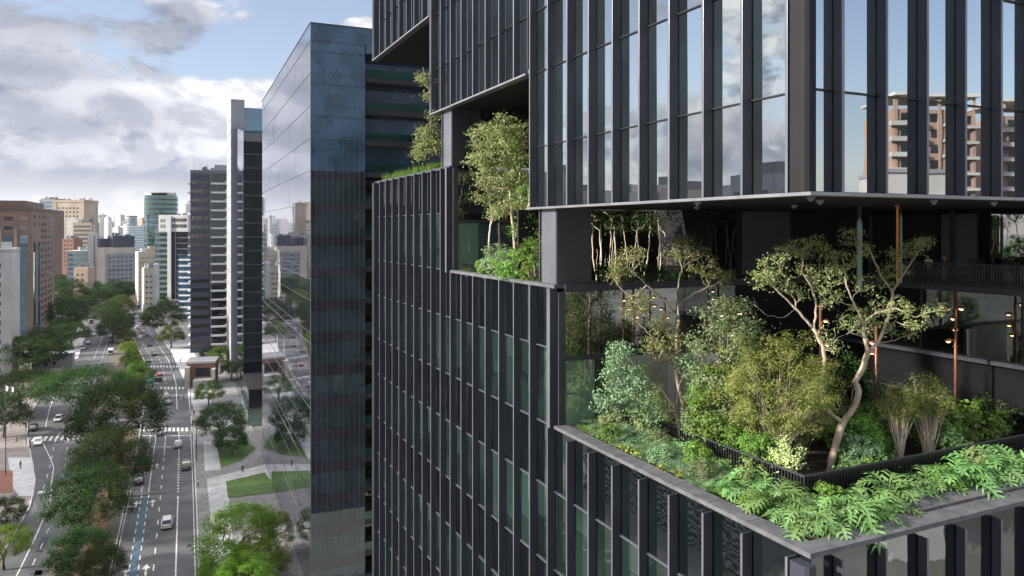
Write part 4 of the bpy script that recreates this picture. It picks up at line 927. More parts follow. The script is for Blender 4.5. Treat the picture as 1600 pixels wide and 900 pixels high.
# --- near terrace: the twisted tree at the corner of the fence
def px_path(pts, Y): return [at(p[0], p[1], p[2] if len(p) > 2 else Y) for p in pts]
Ym = 35.3
base = at(1294, 741, Ym)
paths = [px_path([(1294,741),(1302,712),(1307,690),(1317,660),(1337,632),(1342,612),(1336,596),(1346,580),(1356,552),(1371,535,35.6),(1382,512,35.8),(1392,482,36),(1394,455,36.2),(1421,414,36.4),(1449,374,36.7)], Ym),
    px_path([(1317,660),(1302,650,35.),(1287,636,34.8),(1283,608,34.6),(1288,570,34.5),(1286,540,34.4),(1271,513,34.3),(1243,482,34.2),(1215,454,34.1),(1190,432,34.)], Ym),
    px_path([(1271,513,34.3),(1276,478,34.6),(1268,448,34.8),(1252,424,35),(1258,396,35.2)], Ym), px_path([(1243,482,34.2),(1225,496,33.9),(1200,494,33.7),(1178,476,33.5)], Ym),
    px_path([(1356,552),(1352,529,35),(1349,504,34.8),(1336,478,34.6),(1322,445,34.4),(1318,412,34.3)], Ym), px_path([(1394,455,36.2),(1376,430,35.9),(1364,402,35.7),(1352,380,35.6)], Ym),
    px_path([(1349,504,34.8),(1370,488,34.5),(1400,482,34.2),(1432,496,34),(1452,488,33.9),(1487,482,33.7)], Ym), px_path([(1371,535,35.6),(1398,532,35.9),(1425,520,36.2)], Ym),
    px_path([(1336,478,34.6),(1306,470,34.2),(1292,452,34)], Ym), px_path([(1352,529,35),(1330,520,34.6),(1308,528,34.3),(1296,540,34.1)], Ym), px_path([(1421,414,36.4),(1432,398,36),(1428,384,35.8)], Ym)]
def B(px, py, Y, r, n): return (at(px, py, Y), r, n)
blobs = [B(1318,410,34.3,.55,13), B(1304,432,34.2,.5,10), B(1296,462,34,.5,11), B(1330,374,35.4,.45,8), B(1358,392,35.7,.4,7), B(1432,492,34,.55,14), B(1410,482,34.2,.4,7), B(1470,484,33.8,.3,6), B(1378,480,34.6,.5,10), B(1345,490,34.7,.5,9), B(1362,512,35,.5,9), B(1330,504,34.5,.5,9),
    B(1200,420,34,.55,15), B(1186,436,34,.4,9), B(1222,402,34.3,.45,9), B(1222,440,34.2,.45,8), B(1258,388,35.2,.5,12), B(1276,382,35.2,.4,8), B(1262,420,35,.5,9), B(1282,440,34.7,.4,7), B(1244,458,34.3,.4,6), B(1425,386,36,.5,12), B(1446,380,36.6,.35,8), B(1400,400,36.2,.4,8), B(1388,425,36,.4,7), B(1235,388,34.6,.4,8), B(1298,395,34.6,.45,8), B(1412,420,36.3,.35,5), B(1385,440,36,.35,5), B(1350,440,34.6,.5,8), B(1390,510,35.8,.4,6), B(1422,520,36.2,.35,5), B(1292,520,34.3,.4,5), B(1305,540,34.2,.4,5)]
grown_tree('twisted_tree', 'tall twisted tree with pale bare limbs behind the corner of the black fence', 'tree', base, paths, [(c_, r_*1.12, int(n_*1.9)) for c_, r_, n_ in blobs], .175, M['bark'], LM['tuft'], .14, 11, .16, 4, tip=.008, aspect=.42, jit=.04, flat=.6, step=.25)
# --- slender tree on the left of the terrace
Yc = 40.5; base = W(4.9, 13.2, -11.5)
paths = [[base]+px_path([(1066,622),(1058,587),(1058,536),(1060,490),(1056,456),(1069,410),(1073,384)], Yc), px_path([(1058,500),(1040,470,40),(1010,446,39.6),(989,422,39.3)], Yc), px_path([(1060,480),(1085,458,41),(1115,446,41.4),(1140,435,41.8)], Yc), px_path([(1010,446,39.6),(996,462,39.3),(990,480,39.2)], Yc), px_path([(1069,420),(1090,398,41),(1096,376,41.2)], Yc)]
blobs = [B(976,410,39.3,.7,20), B(962,428,39.2,.45,9), B(993,396,39.4,.35,7), B(1000,472,39.4,.55,14), B(986,486,39.2,.4,7), B(1040,522,40,.95,34), B(1026,545,40,.6,12), B(1052,560,40,.5,9), B(1092,408,41,.8,13), B(1072,384,40.6,.6,11), B(1050,396,40.4,.5,8), B(1112,430,41.4,.6,9), B(1135,436,41.8,.4,6)]
grown_tree('slender_tree', 'slender forked tree with grey green tufts at the left of the near terrace', 'tree', base, paths, [(c_, r_*1.15, int(n_*1.6)) for c_, r_, n_ in blobs], .13, M['bark'], LM['tuft'], .145, 17, .19, 6, tip=.008, aspect=.5, flat=.7)
Yd = 39.3; base = W(4.3, 12.4, -11.5)
paths = [[base]+px_path([(1056,640,39),(1030,606,39),(1000,580,39),(982,560,39)], Yd), px_path([(1030,606,39),(1000,612,38.6),(965,612,38.3)], Yd), px_path([(1056,640,39),(1062,600,39.5),(1078,570,39.7)], Yd)]
blobs = [B(968,552,39,.6,18), B(955,580,38.8,.45,9), B(985,590,38.8,.6,14), B(955,615,38.4,.7,20), B(985,625,38.3,.8,22), B(1012,636,38.2,.7,18), B(1000,604,38.6,.5,10), B(1075,575,39.7,.6,12), B(945,630,38.6,.4,8)]
grown_tree('leaning_tree', 'leaning multi stemmed tree with soft dull green foliage beside the concrete wall', 'tree', base, paths, [(c_, r_*1.2, int(n_*1.7)) for c_, r_, n_ in blobs], .12, M['bark'], LM['sage'], .16, 24, .2, 8, tip=.009, flat=.6)
# --- bushes: stems fanning from the ground, leaves over the outer part of a rounded volume
def bush(name, label, base, w, h, stems, leafm, lsize, nleaf, seed, bark='bark', cat='shrub', lean=(0, 0), low=.25, aspect=.5, sr=.02, group=None, shell=.45, clumps=60):
    rng = np.random.default_rng(seed); root = empty(name, base, 0, label, cat, group)
    C = []
    while len(C) < clumps:
        v = rng.normal(size=3); v /= np.linalg.norm(v); k = rng.uniform(shell, 1)**.6
        p = np.array((v[0]*w/2*k+lean[0], v[1]*w/2*k+lean[1], h*(low+(1-low)*.5)+v[2]*h*(1-low)*.5*k))
        if p[2] > .05: C.append(p*(1+rng.normal()*.05))
    C = np.array(C)
    mb = MB()
    for i in range(stems):
        t = C[rng.integers(len(C))]*.97; a = rng.uniform(0, 6.28); b0 = np.array((math.cos(a), math.sin(a), 0))*rng.uniform(.02, .12*w*.5)
        c1 = b0*1.6+np.array((t[0]*.25, t[1]*.25, h*.35)); pts = [(1-u)**2*b0+2*u*(1-u)*c1+u*u*t+rng.normal(size=3)*.02*(0 < u < 1) for u in np.linspace(0, 1, 7)]
        mb.tube(pts, [sr*(1.2-.95*u) for u in np.linspace(0, 1, 7)], 4)
    mb.build('stem', M[bark], root, smooth=True)
    per = max(1, nleaf//clumps); sp = (w+h)/2*.9/math.sqrt(clumps)*.55
    Q, N = foliage(C, rng, per, sp, np.array((0, 0, h*.4)), .8); Q[:, 2] = np.maximum(Q[:, 2], .02)
    leaf_obj('foliage', Q, N, lsize, leafm, root, aspect, rng)
    return root
def gl(px, py, z=-11.5): p = onz(px, py, CH+z); return p
bush('olive_bush', 'large rounded olive green bush with many thin stems behind the fence corner', W(5.9, 7.6, -11.5), 6.0, 6.6, 100, LM['olive'], .11, 26000, 11, low=.25, clumps=300, shell=.35)
bush('olive_bush', 'smaller olive green bush tucked behind the trunk of the twisted tree', W(8.4, 8.4, -11.5), 3.0, 4.2, 40, LM['olive'], .10, 7000, 12, low=.25, clumps=100)
bush('tall_shrub', 'tall upright grey green shrub left of the large olive bush', W(6.0, 11.2, -11.5), 4.2, 8.0, 30, LM['greyg'], .16, 12000, 13, low=.12, clumps=110)
bush('tall_shrub', 'broad fresh green shrub between the leaning tree and the olive bush', W(4.9, 10.2, -11.5), 3.6, 4.6, 26, LM['fresh'], .17, 9000, 14, low=.1, clumps=90)
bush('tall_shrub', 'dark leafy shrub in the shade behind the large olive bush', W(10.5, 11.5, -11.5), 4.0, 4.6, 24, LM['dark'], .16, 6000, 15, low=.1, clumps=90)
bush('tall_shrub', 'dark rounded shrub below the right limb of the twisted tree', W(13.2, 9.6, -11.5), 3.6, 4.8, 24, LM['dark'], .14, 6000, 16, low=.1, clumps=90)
bush('tall_shrub', 'low fresh green shrub directly inside the left fence', W(4.4, 8.2, -11.5), 2., 2.2, 16, LM['fresh'], .15, 2600, 17, low=.05, clumps=50)
for t, s, w, h, lm, lf, lab, sd in [(3.9, 14.6, 2.4, 3.0, 'tuft', .14, 'pale mid height shrub in front of the green terrace window', 301), (7.2, 13.8, 2.6, 3.6, 'fresh', .16, 'fresh green shrub before the concrete wall', 302), (8.6, 10.4, 3., 4.6, 'greyg', .15, 'grey green shrub rising behind the olive bush', 303), (4.2, 6.9, 1.8, 2.4, 'fresh', .14, 'fresh shrub between the left fence and the olive bush', 304), (4.3, 11.4, 1.9, 2.6, 'greyg', .14, 'soft grey green shrub inside the middle of the left fence', 305), (12.2, 7.6, 2.6, 2.6, 'fresh', .16, 'fresh green shrub behind the twiggy pair', 306), (9.2, 5.6, 1.8, 1.9, 'sage', .13, 'sage shrub right of the twisted trunk base', 307)]:
    bush('tall_shrub', lab, W(t, s, -11.5), w, h, 18, LM[lm], lf, 4200, sd, low=.06, clumps=80)
bush('flowering_shrub', 'low shrub dotted with cream flowers at the foot of the olive bush', W(4.3, 5.4, -11.5), 1.5, 2.3, 14, LM['cream'], .12, 1700, 18, low=.05, clumps=40)
bush('tall_shrub', 'mid green shrub behind the copper pole right of the twisted trunk', W(10.4, 7.0, -11.5), 3.2, 2.6, 18, LM['fresh'], .13, 4200, 19, low=.05, clumps=70)
for (t, s, w, h, lab, sd) in [(11.7, 5.5, 1.8, 4.0, 'vase shaped twiggy shrub with pale stems, left one of the pair behind the right fence', 21), (13.3, 5.2, 1.9, 4.2, 'vase shaped twiggy shrub with bright bare stems, right one of the pair behind the fence', 22)]:
    bush('twiggy_shrub', lab, W(t, s, -11.5), w, h, 46, LM['olive'], .09, 5200, sd, 'barkw', low=.55, clumps=90, sr=.026, shell=.3)
for (t, s, w, h, lab, sd, lm) in [(15.6, 6.4, 2.6, 3., 'broad leaved dark green shrub under the right copper lamp', 23, 'fresh'), (17.6, 5.6, 3., 2.4, 'broad leaved shrub at the right end of the fence', 24, 'fresh'), (14.6, 5., 2., 1.9, 'low glossy shrub between the twiggy pair and the right fence end', 25, 'phil'), (19.5, 6., 2.6, 2.6, 'dark broad leaved shrub beside the back wall at the right', 26, 'dark')]:
    bush('leafy_shrub', lab, W(t, s, -11.5), w, h, 14, LM[lm], .24, 1500, sd, low=.05, clumps=60, aspect=.6)
bush('ground_shrub', 'low carpet of fresh shrubs along the inside of the right fence', W(9.6, 4.9, -11.5), 2.6, 1.3, 8, LM['fresh'], .14, 1800, 27, low=0, clumps=60)
bush('ground_shrub', 'low leafy patch beside the base of the twisted trunk', W(7.8, 4.9, -11.5), 1.6, 1.2, 8, LM['phil'], .2, 800, 28, low=0, clumps=40)
# --- split-leaf plants on the parapet
def lobed_leaf(mb, base, az, el, L, pet, rng, droop=.5, twist=0., mi=0):
    """a deeply lobed leaf on a stalk: lobes are broad fingers curving to the tip"""
    d = np.array((math.cos(az)*math.cos(el), math.sin(az)*math.cos(el), math.sin(el))); h = np.array((math.cos(az), math.sin(az), 0)); side = np.array((-math.sin(az), math.cos(az), 0))
    tip = base+d*pet; mb.tube([base, base+d*pet*.5+np.array((0, 0, .03)), tip], [.011, .009, .007], 4, mi)
    n = 6; pts = []; p = tip.copy(); e = el*.55
    for i in range(n*2+1):
        pts.append(p.copy()); dd = h*math.cos(e)+np.array((0, 0, 1))*math.sin(e); p = p+dd*L/(n*2); e -= droop/(n*2)*2.2
    for i in range(n*2):                                   # rib and narrow web
        a, b = pts[i], pts[i+1]; w0 = L*.075*math.sin(math.pi*min(1, (i+1.2)/(n*2+1.2))); up = np.array((0, 0, .25*w0))
        mb.add([a-side*w0+up, a, a+side*w0+up, b-side*w0*.95+up, b, b+side*w0*.95+up], [(0, 1, 4, 3), (1, 2, 5, 4)], mi)
    for i in range(n):
        u = (i+.35)/n; k = 2*i; a = pts[k]; b = pts[min(k+1, n*2)]; fw = (pts[min(k+2, n*2)]-pts[k]); fw = fw/max(np.linalg.norm(fw), 1e-6)
        ln = L*(.40*math.sin(math.pi*(.18+.75*u))+.06); wd = L/n*.36
        for sg in (-1, 1):
            o = side*sg; dr = o*.86+fw*(.30+.45*u); dr = dr/np.linalg.norm(dr); m0 = (a+b)/2+o*L*.05; z1 = np.array((0, 0, 1))
            q1 = m0+dr*ln*.55+z1*ln*.10; q2 = m0+dr*ln+fw*ln*.12-z1*ln*.12
            mb.add([m0-fw*wd*.7, m0+fw*wd*.7, q1+fw*wd*.62, q1-fw*wd*.62, q2], [(0, 1, 2, 3), (3, 2, 4)], mi)
    t = pts[-1]; e2 = pts[-1]-pts[-2]; mb.add([pts[-2]-side*L*.05, pts[-2]+side*L*.05, t+e2*1.6], [(0, 1, 2)], mi)
def lobed_mesh(seed, n, L, stretch=1.):
    r = random.Random(seed); mb = MB(); golden = 2.39996
    for i in range(n):
        u = (i+.5)/n; el = 1.35-.85*u+r.uniform(-.15, .15); az = i*golden+r.uniform(-.35, .35)
        lobed_leaf(mb, np.array((r.uniform(-.05, .05), r.uniform(-.05, .05), .02)), az, el, L*r.uniform(.75, 1.15), L*stretch*r.uniform(.4, .75), r, droop=r.uniform(.45, .95))
    return mb
LOB = [lobed_mesh(31+i, (11, 13, 10, 14)[i], (.85, .95, .78, 1.05)[i], (1., 1.1, .85, 1.25)[i]).mesh('lobed_plant', LM['phil' if i % 2 else 'philt'], smooth=False) for i in range(4)]
rl = random.Random(77)
def place_lobed(t, s, label, k=None, sc=1.):
    o = link_mesh('split_leaf_plant', LOB[rl.randrange(4) if k is None else k], None, W(t, s, -11.5), rl.uniform(0, 6.28)); o.scale = (sc,)*3
    tag(o, label, 'plant', 'split leaf plants on the parapet'); return o
place_lobed(1.7, 1.7, 'split leaf plant at the very corner of the parapet', 3, 1.1)
i = 0
for s in [2.6, 3.6, 4.5, 5.5, 6.6]:
    place_lobed(rl.uniform(1.4, 2.), s, 'split leaf plant, %s from the corner in the row along the left coping' % ORD[i], None, rl.uniform(.8, 1.35)); i += 1
i = 0
for s in [2.2, 3.1, 4.2, 5.3, 8.5, 11.4]:
    place_lobed(rl.uniform(2.5, 2.9), s, 'split leaf plant, %s from the corner in the row against the left fence' % ORD[i], None, rl.uniform(.9, 1.45)); i += 1
i = 0
for t in [2.7, 3.7, 4.9, 6.1, 7.3, 12.4, 13.6, 14.8, 16.2]:
    place_lobed(t, rl.uniform(1.3, 1.8)+(.25 if t > 6 else 0), 'split leaf plant, %s from the corner in the row along the right coping' % ORD[i], None, rl.uniform(.8, 1.35) if t < 8 else rl.uniform(1.2, 1.7)); i += 1
i = 0
for t in [3.4, 5.2, 7., 9.6, 11.2, 12.6, 14.0, 15.4]:
    place_lobed(t, rl.uniform(2.3, 2.8), 'split leaf plant, %s from the corner in the row against the right fence' % ORD[i], None, rl.uniform(.6, .85) if t < 6 else rl.uniform(.9, 1.5)); i += 1
# --- ferny cover plants on the left run and fillers
def feather_mesh(seed, n, L, lw=.028, pairs=9, m_='sage'):
    r = random.Random(seed); mb = MB()
    for i in range(n):
        az = i*2.39996+r.uniform(-.3, .3); el = r.uniform(.35, 1.3); l = L*r.uniform(.6, 1.1); h = np.array((math.cos(az), math.sin(az), 0)); sd = np.array((-math.sin(az), math.cos(az), 0)); p = np.array((r.uniform(-.12, .12), r.uniform(-.12, .12), 0.)); e = el
        for k in range(pairs):
            dd = h*math.cos(e)+np.array((0, 0, 1))*math.sin(e); q = p+dd*l/pairs; e -= r.uniform(.08, .2)
            if k > 0:
                ln = l*.26*math.sin(math.pi*(k+.6)/(pairs+.6))
                for sg in (-1, 1): a = p+(sd*sg*.8+dd*.6)*ln+np.array((0, 0, r.uniform(-.02, .03))); mb.add([p, p+dd*lw+sd*sg*ln*.35, a, p-dd*lw*.6+sd*sg*ln*.4], [(0, 1, 2, 3)])
            mb.add([p-sd*.006, p+sd*.006, q+sd*.005, q-sd*.005], [(0, 1, 2, 3)]); p = q
    return mb.mesh('feathery_plant', LM[m_])
FE = [feather_mesh(41, 34, .8, m_='sage'), feather_mesh(42, 40, .95, m_='sage'), feather_mesh(43, 36, .75, m_='fresh'), feather_mesh(44, 30, .7, m_='greyg')]
def place_fe(t, s, label, k, sc, z=-11.5, group='feathery plants on the parapet'):
    o = link_mesh('feathery_plant', FE[k], None, W(t, s, z), rl.uniform(0, 6.28)); o.scale = (sc, sc, sc*rl.uniform(.85, 1.1)); return tag(o, label, 'plant', group)
i = 0
for s in [6.4, 7.2, 8., 8.8, 9.5, 10.3, 11.1, 11.9, 12.7, 13.5, 14.4, 15.3, 16.2, 17.1]:
    place_fe(rl.uniform(1.1, 1.5), s, 'feathery silver green plant, %s counted from the corner along the left coping' % ORD[i], rl.choice([0, 1, 0, 1, 2]), rl.uniform(1.15, 1.45))
    place_fe(rl.uniform(2., 2.4), s+.35, 'feathery plant in the middle strip of the left planter, %s from the corner' % ORD[i], rl.choice([0, 1, 1]), rl.uniform(1.5, 1.9))
    place_fe(rl.uniform(2.8, 3.1), s+.1, 'feathery plant against the left fence, %s from the corner' % ORD[i], rl.choice([1, 2, 3]), rl.uniform(1.3, 1.7)); i += 1
i = 0
for t in [8.1, 8.9, 9.7, 10.5, 11.3, 12., 12.9, 13.8, 14.8, 15.8, 16.8]:
    place_fe(t, rl.uniform(2.2, 2.5), 'feathery plant, %s from the left in the right planter behind the wide slab' % ORD[i], rl.choice([2, 2, 3, 1]), rl.uniform(1., 1.3))
    place_fe(t+.4, rl.uniform(2.8, 3.1), 'feathery plant against the right fence, %s from the left' % ORD[i], rl.choice([2, 3]), rl.uniform(1., 1.3)); i += 1
for j, (t, s) in enumerate([(1.2, 2.5), (2.1, 2.3), (2.4, 1.2), (2.1, 3.4), (3.4, 2.2), (5., 2.3), (2.6, 4.9), (2.2, 5.9), (6.3, 2.7), (7.8, 2.1)]):
    place_fe(t, s, 'feathery filler plant among the split leaf plants, %s out from the corner' % ORD[j], rl.choice([2, 3]), rl.uniform(.7, .95))
for j, (t, s) in enumerate([(1.15, 1.75), (1.0, 8.6), (.95, 9.6), (.95, 11.9), (1., 12.8), (.95, 13.4)]):
    rng = np.random.default_rng(90+j); o = empty('flower_clump', W(t, s, -11.45), 0, ('pale flowering clump nearest the parapet corner' if j == 0 else 'clump of yellow flowers at the left coping edge, %s from the corner' % ORD[j-1]), 'flowers', 'flower clumps at the coping')
    P = rng.normal(size=(90, 3))*np.array((.22, .22, .1))+np.array((0, 0, .22)); leaf_obj('foliage', P, rng.normal(size=P.shape)+np.array((0, 0, 1)), .1, LM['fresh'], o, .5, rng)
    P = rng.normal(size=(26, 3))*np.array((.24, .24, .07))+np.array((0, 0, .36)); leaf_obj('flower', P, rng.normal(size=P.shape)*.4+np.array((0, 0, 1)), .09, LM['cream' if j == 0 else 'yellow'], o, .9, rng)
for j, (t, s, w, h, lm, lf, lab) in enumerate([(1.3, 4.1, 1.1, .9, 'fresh', .13, 'low lime green shrub by the left coping near the corner'), (2.9, 6., 1.3, 1.3, 'tuft', .12, 'pale tufted shrub against the left fence'), (1.5, 7.7, 1.3, 1.2, 'greyg', .1, 'grey green rounded shrub in the left planter'), (2.6, 9.2, 1.5, 1.5, 'fresh', .16, 'broad leaved lime shrub half way along the left planter'),
        (1.5, 10.6, 1.2, 1.0, 'sage', .11, 'sage green shrub beyond the yellow flowers'), (2.7, 12.4, 1.4, 1.4, 'greyg', .12, 'grey green shrub overlapping the far part of the left fence'), (1.3, 14.8, 1.2, 1.1, 'fresh', .13, 'lime green shrub near the far end of the left coping'), (2.4, 16.4, 1.4, 1.3, 'tuft', .12, 'pale shrub by the pale green terrace window'),
        (8.6, 1.95, 1.2, .9, 'sage', .1, 'sage green shrub at the start of the wide stone slab'), (10.4, 2.2, 1.4, 1.2, 'fresh', .12, 'lime green shrub behind the wide stone slab'), (13.1, 2.9, 1.4, 1.5, 'tuft', .12, 'pale shrub against the right fence'), (6.3, 1.5, 1., .7, 'sage', .1, 'small sage shrub by the right coping'), (4.2, 3., 1.1, 1.2, 'fresh', .13, 'lime shrub in front of the right fence near its corner')]):
    bush('planter_shrub', lab, W(t, s, -11.5), w, h, 12, LM[lm], lf, 1500, 200+j, low=.02, clumps=45, sr=.012)
DRY = leaf_mat('dry_leaves', (.3, .19, .08), (.2, .12, .05), .2, .8, .05)
for nm, n_, lab in [(('l'), 260, 'dry fallen leaves scattered along the left planter and its coping'), ('r', 260, 'dry fallen leaves scattered along the right planter and its coping')]:
    rng = np.random.default_rng(ord(nm)); P = []
    for _ in range(n_): u, v = rng.uniform(.8, 17), rng.uniform(.3, 3.2); P.append(tuple(W(v, u, -11.49 if v > .62 else -11.14) if nm == 'l' else W(u, v, -11.49 if v > 1.75 or (v > .7 and u < 4.6) else -11.14 if v < .68 else -11.02)))
    P = np.array(P); tag(leaf_obj('fallen_leaves', P, rng.normal(size=P.shape)*.25+np.array((0, 0, 1.)), .1, DRY, None, .6, rng), lab, kind='stuff')
# palm fronds by the left window of the terrace
pal = empty('palm_plant', W(3.4, 15.6, -11.5), 0, 'small palm with arching yellow green fronds in front of the dark terrace window', 'palm')
mb = MB(); mb.tube([(0, 0, 0), (.05, 0, 1.6), (0, .05, 3.4)], [.07, .055, .05], 6); mb.build('trunk', M['barkd'], pal)
mb = MB(); rp = random.Random(3)
for i in range(11):
    az = i*2.4; e = rp.uniform(.4, 1.2); p = np.array((0, .05, 3.4)); h = np.array((math.cos(az), math.sin(az), 0)); sd = np.array((-math.sin(az), math.cos(az), 0))
    for k in range(14):
        dd = h*math.cos(e)+np.array((0, 0, 1))*math.sin(e); q = p+dd*.14; e -= .13
        for sg in (-1, 1): mb.add([p, p+dd*.05, p+dd*.25+sd*sg*.42*math.sin(math.pi*(k+1)/15)-np.array((0, 0, .1))], [(0, 1, 2)])
        p = q
mb.build('frond', LM['bright'], pal)
# --- bare stemmed trees on the shaded level above
def stem_tree(seed, h, n):
    rng = np.random.default_rng(seed); root = empty('bare_stemmed_tree', (0, 0, -500)); P = []
    for i in range(n):
        a = rng.uniform(0, 6.28); P.append((math.cos(a)*rng.uniform(.3, 1.1), math.sin(a)*rng.uniform(.3, 1.1), h*rng.uniform(.8, 1.05)))
    pos, par, tips = skeleton([[(0, 0, 0), (.05, .1, h*.25), (-.05, .02, h*.45)], [(0, 0, .05), (.25, -.1, h*.3), (.45, .1, h*.8)], [(0, 0, .05), (-.3, .15, h*.35), (-.5, 0, h*.85)]], P, rng, .3, .04, h*.25)
    limbs(pos, par, .075, .012).build('trunk', M['barkw'], root, smooth=True)
    Q, N = foliage(np.array([pos[k] for k in tips]), rng, 26, .25); leaf_obj('crown', Q, N, .15, LM['dark'], root, .5, rng); return root
STM = [stem_tree(51, 4.4, 14), stem_tree(52, 4.6, 18), stem_tree(53, 4.2, 12)]
def use_first(lst, used=set()):
    k = rl.randrange(len(lst)); return k
def put(lst, loc, rz, label, group, scale=None, flags={}):
    k = rl.randrange(len(lst)); src = lst[k]
    if not flags.get(src.name):
        if src.name not in KIDS:
            KIDS[src.name] = [c.name for c in src.children]
            for c in src.children: KIDS[c.name] = []
        flags[src.name] = True; src.location = loc; src.rotation_euler = (0, 0, rz)
        if scale: src.scale = scale if hasattr(scale, '__len__') else (scale,)*3
        return tag(src, label, src.get('category') or 'tree', group)
    o = copy_thing(src, loc, rz, label, group, scale); o['category'] = src.get('category') or 'tree'; return o
for j, px in enumerate([934, 945, 958, 985, 1005, 1030, 1048, 1075, 1098, 1112, 1128, 1142, 1155]):
    d = 20.3+(j*1.7) % 2.6; k = (px-800)/F; c0 = W(0, d, 0); t = (k*c0.y-c0.x)/(.9053-.4246*k)
    put(STM, W(t, d, -3.5), rl.uniform(0, 6), 'pale bare stemmed tree, %s from the column on the shaded upper level' % ORD[j], 'bare stemmed trees above the near terrace', rl.uniform(.92, 1.1))
for j, (t, s, w, h) in enumerate([(3.4, 18.9, 1.4, 1.3), (5., 18.9, 1.2, 1.2), (6.6, 18.8, 1.6, 1.4), (8.4, 18.8, 1.4, 1.1), (10.2, 18.9, 1.6, 1.3), (12., 18.9, 1.4, 1.)]):
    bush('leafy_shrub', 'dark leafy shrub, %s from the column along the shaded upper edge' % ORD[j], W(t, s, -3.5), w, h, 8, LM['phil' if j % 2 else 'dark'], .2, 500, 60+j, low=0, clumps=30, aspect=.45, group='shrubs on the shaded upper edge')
# --- middle terrace under the second box
def WP(px, py, s): k = (px-800)/F; c0 = W(0, s, 0); t = (k*c0.y-c0.x)/(.9053-.4246*k); p = W(t, s, 0); return Vector((p.x, p.y, CH+(HZ-py)/F*p.y))
b0 = WP(806, 425, 29); b0.z = CH-3.5
grown_tree('feathery_tree', 'tall feathery tree reaching the soffit of the middle terrace', 'tree', b0, [[b0, WP(804,380,29), WP(800,330,29), WP(796,280,28.6), WP(790,230,28.2)], [WP(804,380,29), WP(812,330,28.6), WP(822,290,28)]],
    [(WP(768,205,28.5), .9, 22), (WP(790,195,28.5), .8, 18), (WP(815,210,28), .8, 16), (WP(770,245,28.5), .8, 20), (WP(800,255,28), .7, 14), (WP(757,268,28.5), .6, 14), (WP(785,285,28.2), .8, 18), (WP(815,290,28), .7, 16), (WP(800,322,28), .7, 14), (WP(776,330,28.4), .5, 9), (WP(825,330,27.6), .5, 10), (WP(750,215,29), .8, 18), (WP(745,250,29), .7, 14), (WP(822,240,28), .8, 16), (WP(780,220,27.6), .9, 20), (WP(808,275,27.6), .8, 16)], .12, M['bark'], LM['tuft'], .19, 26, .27, 71, flat=.5)
b0 = WP(835, 425, 25); b0.z = CH-3.5
grown_tree('feathery_tree', 'thin pale stemmed tree beside the edge of the near box', 'tree', b0, [[b0, WP(832,380,25), WP(824,340,25), WP(828,290,25)]], [(WP(822,300,25), .7, 12), (WP(830,340,25), .7, 14), (WP(815,360,25), .6, 12), (WP(842,365,24.5), .5, 10)], .08, M['barkw'], LM['fresh'], .17, 22, .24, 72, flat=.6)
b0 = WP(768, 425, 31.5); b0.z = CH-3.5
grown_tree('feathery_tree', 'loose leaning tree in front of the dark glass at the left of the middle terrace', 'tree', b0, [[b0, WP(764,380,31.5), WP(768,330,31.3), WP(760,290,31)], [WP(766,350,31.4), WP(782,310,31), WP(790,270,31)]],
    [(WP(752,280,31), .8, 14), (WP(765,300,31), .8, 14), (WP(785,270,31), .8, 12), (WP(775,330,31), .7, 12), (WP(748,310,31), .6, 9), (WP(795,300,31), .6, 9)], .08, M['barkw'], LM['tuft'], .17, 22, .28, 74, flat=.5)
b0 = WP(818, 425, 33); b0.z = CH-3.5
grown_tree('feathery_tree', 'shaded tall tree filling the back of the middle terrace opening', 'tree', b0, [[b0, WP(815,340,33), WP(812,250,33), WP(808,200,33)]],
    [(WP(800,200,33), 1.2, 20), (WP(825,200,33), 1.1, 18), (WP(812,240,33), 1.2, 20), (WP(795,240,33), 1., 14), (WP(826,265,33), 1., 14), (WP(808,300,33), 1., 14), (WP(824,320,33), .9, 10)], .1, M['bark'], LM['fresh'], .19, 24, .3, 75, flat=.6)
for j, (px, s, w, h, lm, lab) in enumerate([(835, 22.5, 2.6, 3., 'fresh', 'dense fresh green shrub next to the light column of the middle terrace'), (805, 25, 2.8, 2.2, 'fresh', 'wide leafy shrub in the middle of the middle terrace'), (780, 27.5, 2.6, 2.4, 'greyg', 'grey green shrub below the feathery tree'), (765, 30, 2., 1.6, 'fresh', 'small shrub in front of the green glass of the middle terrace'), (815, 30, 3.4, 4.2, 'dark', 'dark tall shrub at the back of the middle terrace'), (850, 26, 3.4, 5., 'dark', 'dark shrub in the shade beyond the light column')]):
    p = WP(px, 425, s); bush('leafy_shrub', lab, (p.x, p.y, CH-3.5), w, h, 12, LM[lm], .19, 1900, 80+j, low=.02, clumps=60)
for j, px in enumerate([716, 726, 737, 748, 759, 770, 781, 792, 803, 815, 826, 838]):
    k = (px-800)/F; s_ = 34.3-(px-712)*.102; p = W(.95+.25*(j % 2), s_, -3.4)
    o = link_mesh('trailing_plant', FE[2], None, p, rl.uniform(0, 6)); o.scale = (1.5, 1.5, 1.2); tag(o, 'trailing green plant at the coping of the middle terrace, %s from the left' % ORD[j], 'plant', 'trailing plants on the middle coping')
for j, px in enumerate([788, 805, 812]):
    p = WP(px, 404, 26); rng = np.random.default_rng(95+j); o = empty('flower_clump', (p.x, p.y, p.z-.3), 0, 'purple flower clump on the middle terrace, %s from the left' % ORD[j], 'flowers', 'purple flowers')
    P = rng.normal(size=(40, 3))*.22+np.array((0, 0, .3)); leaf_obj('flower', P, rng.normal(size=P.shape), .16, LM['purple'], o, .9, rng); leaf_obj('foliage', P-np.array((0, 0, .15)), rng.normal(size=P.shape), .16, LM['fresh'], o, .5, rng)
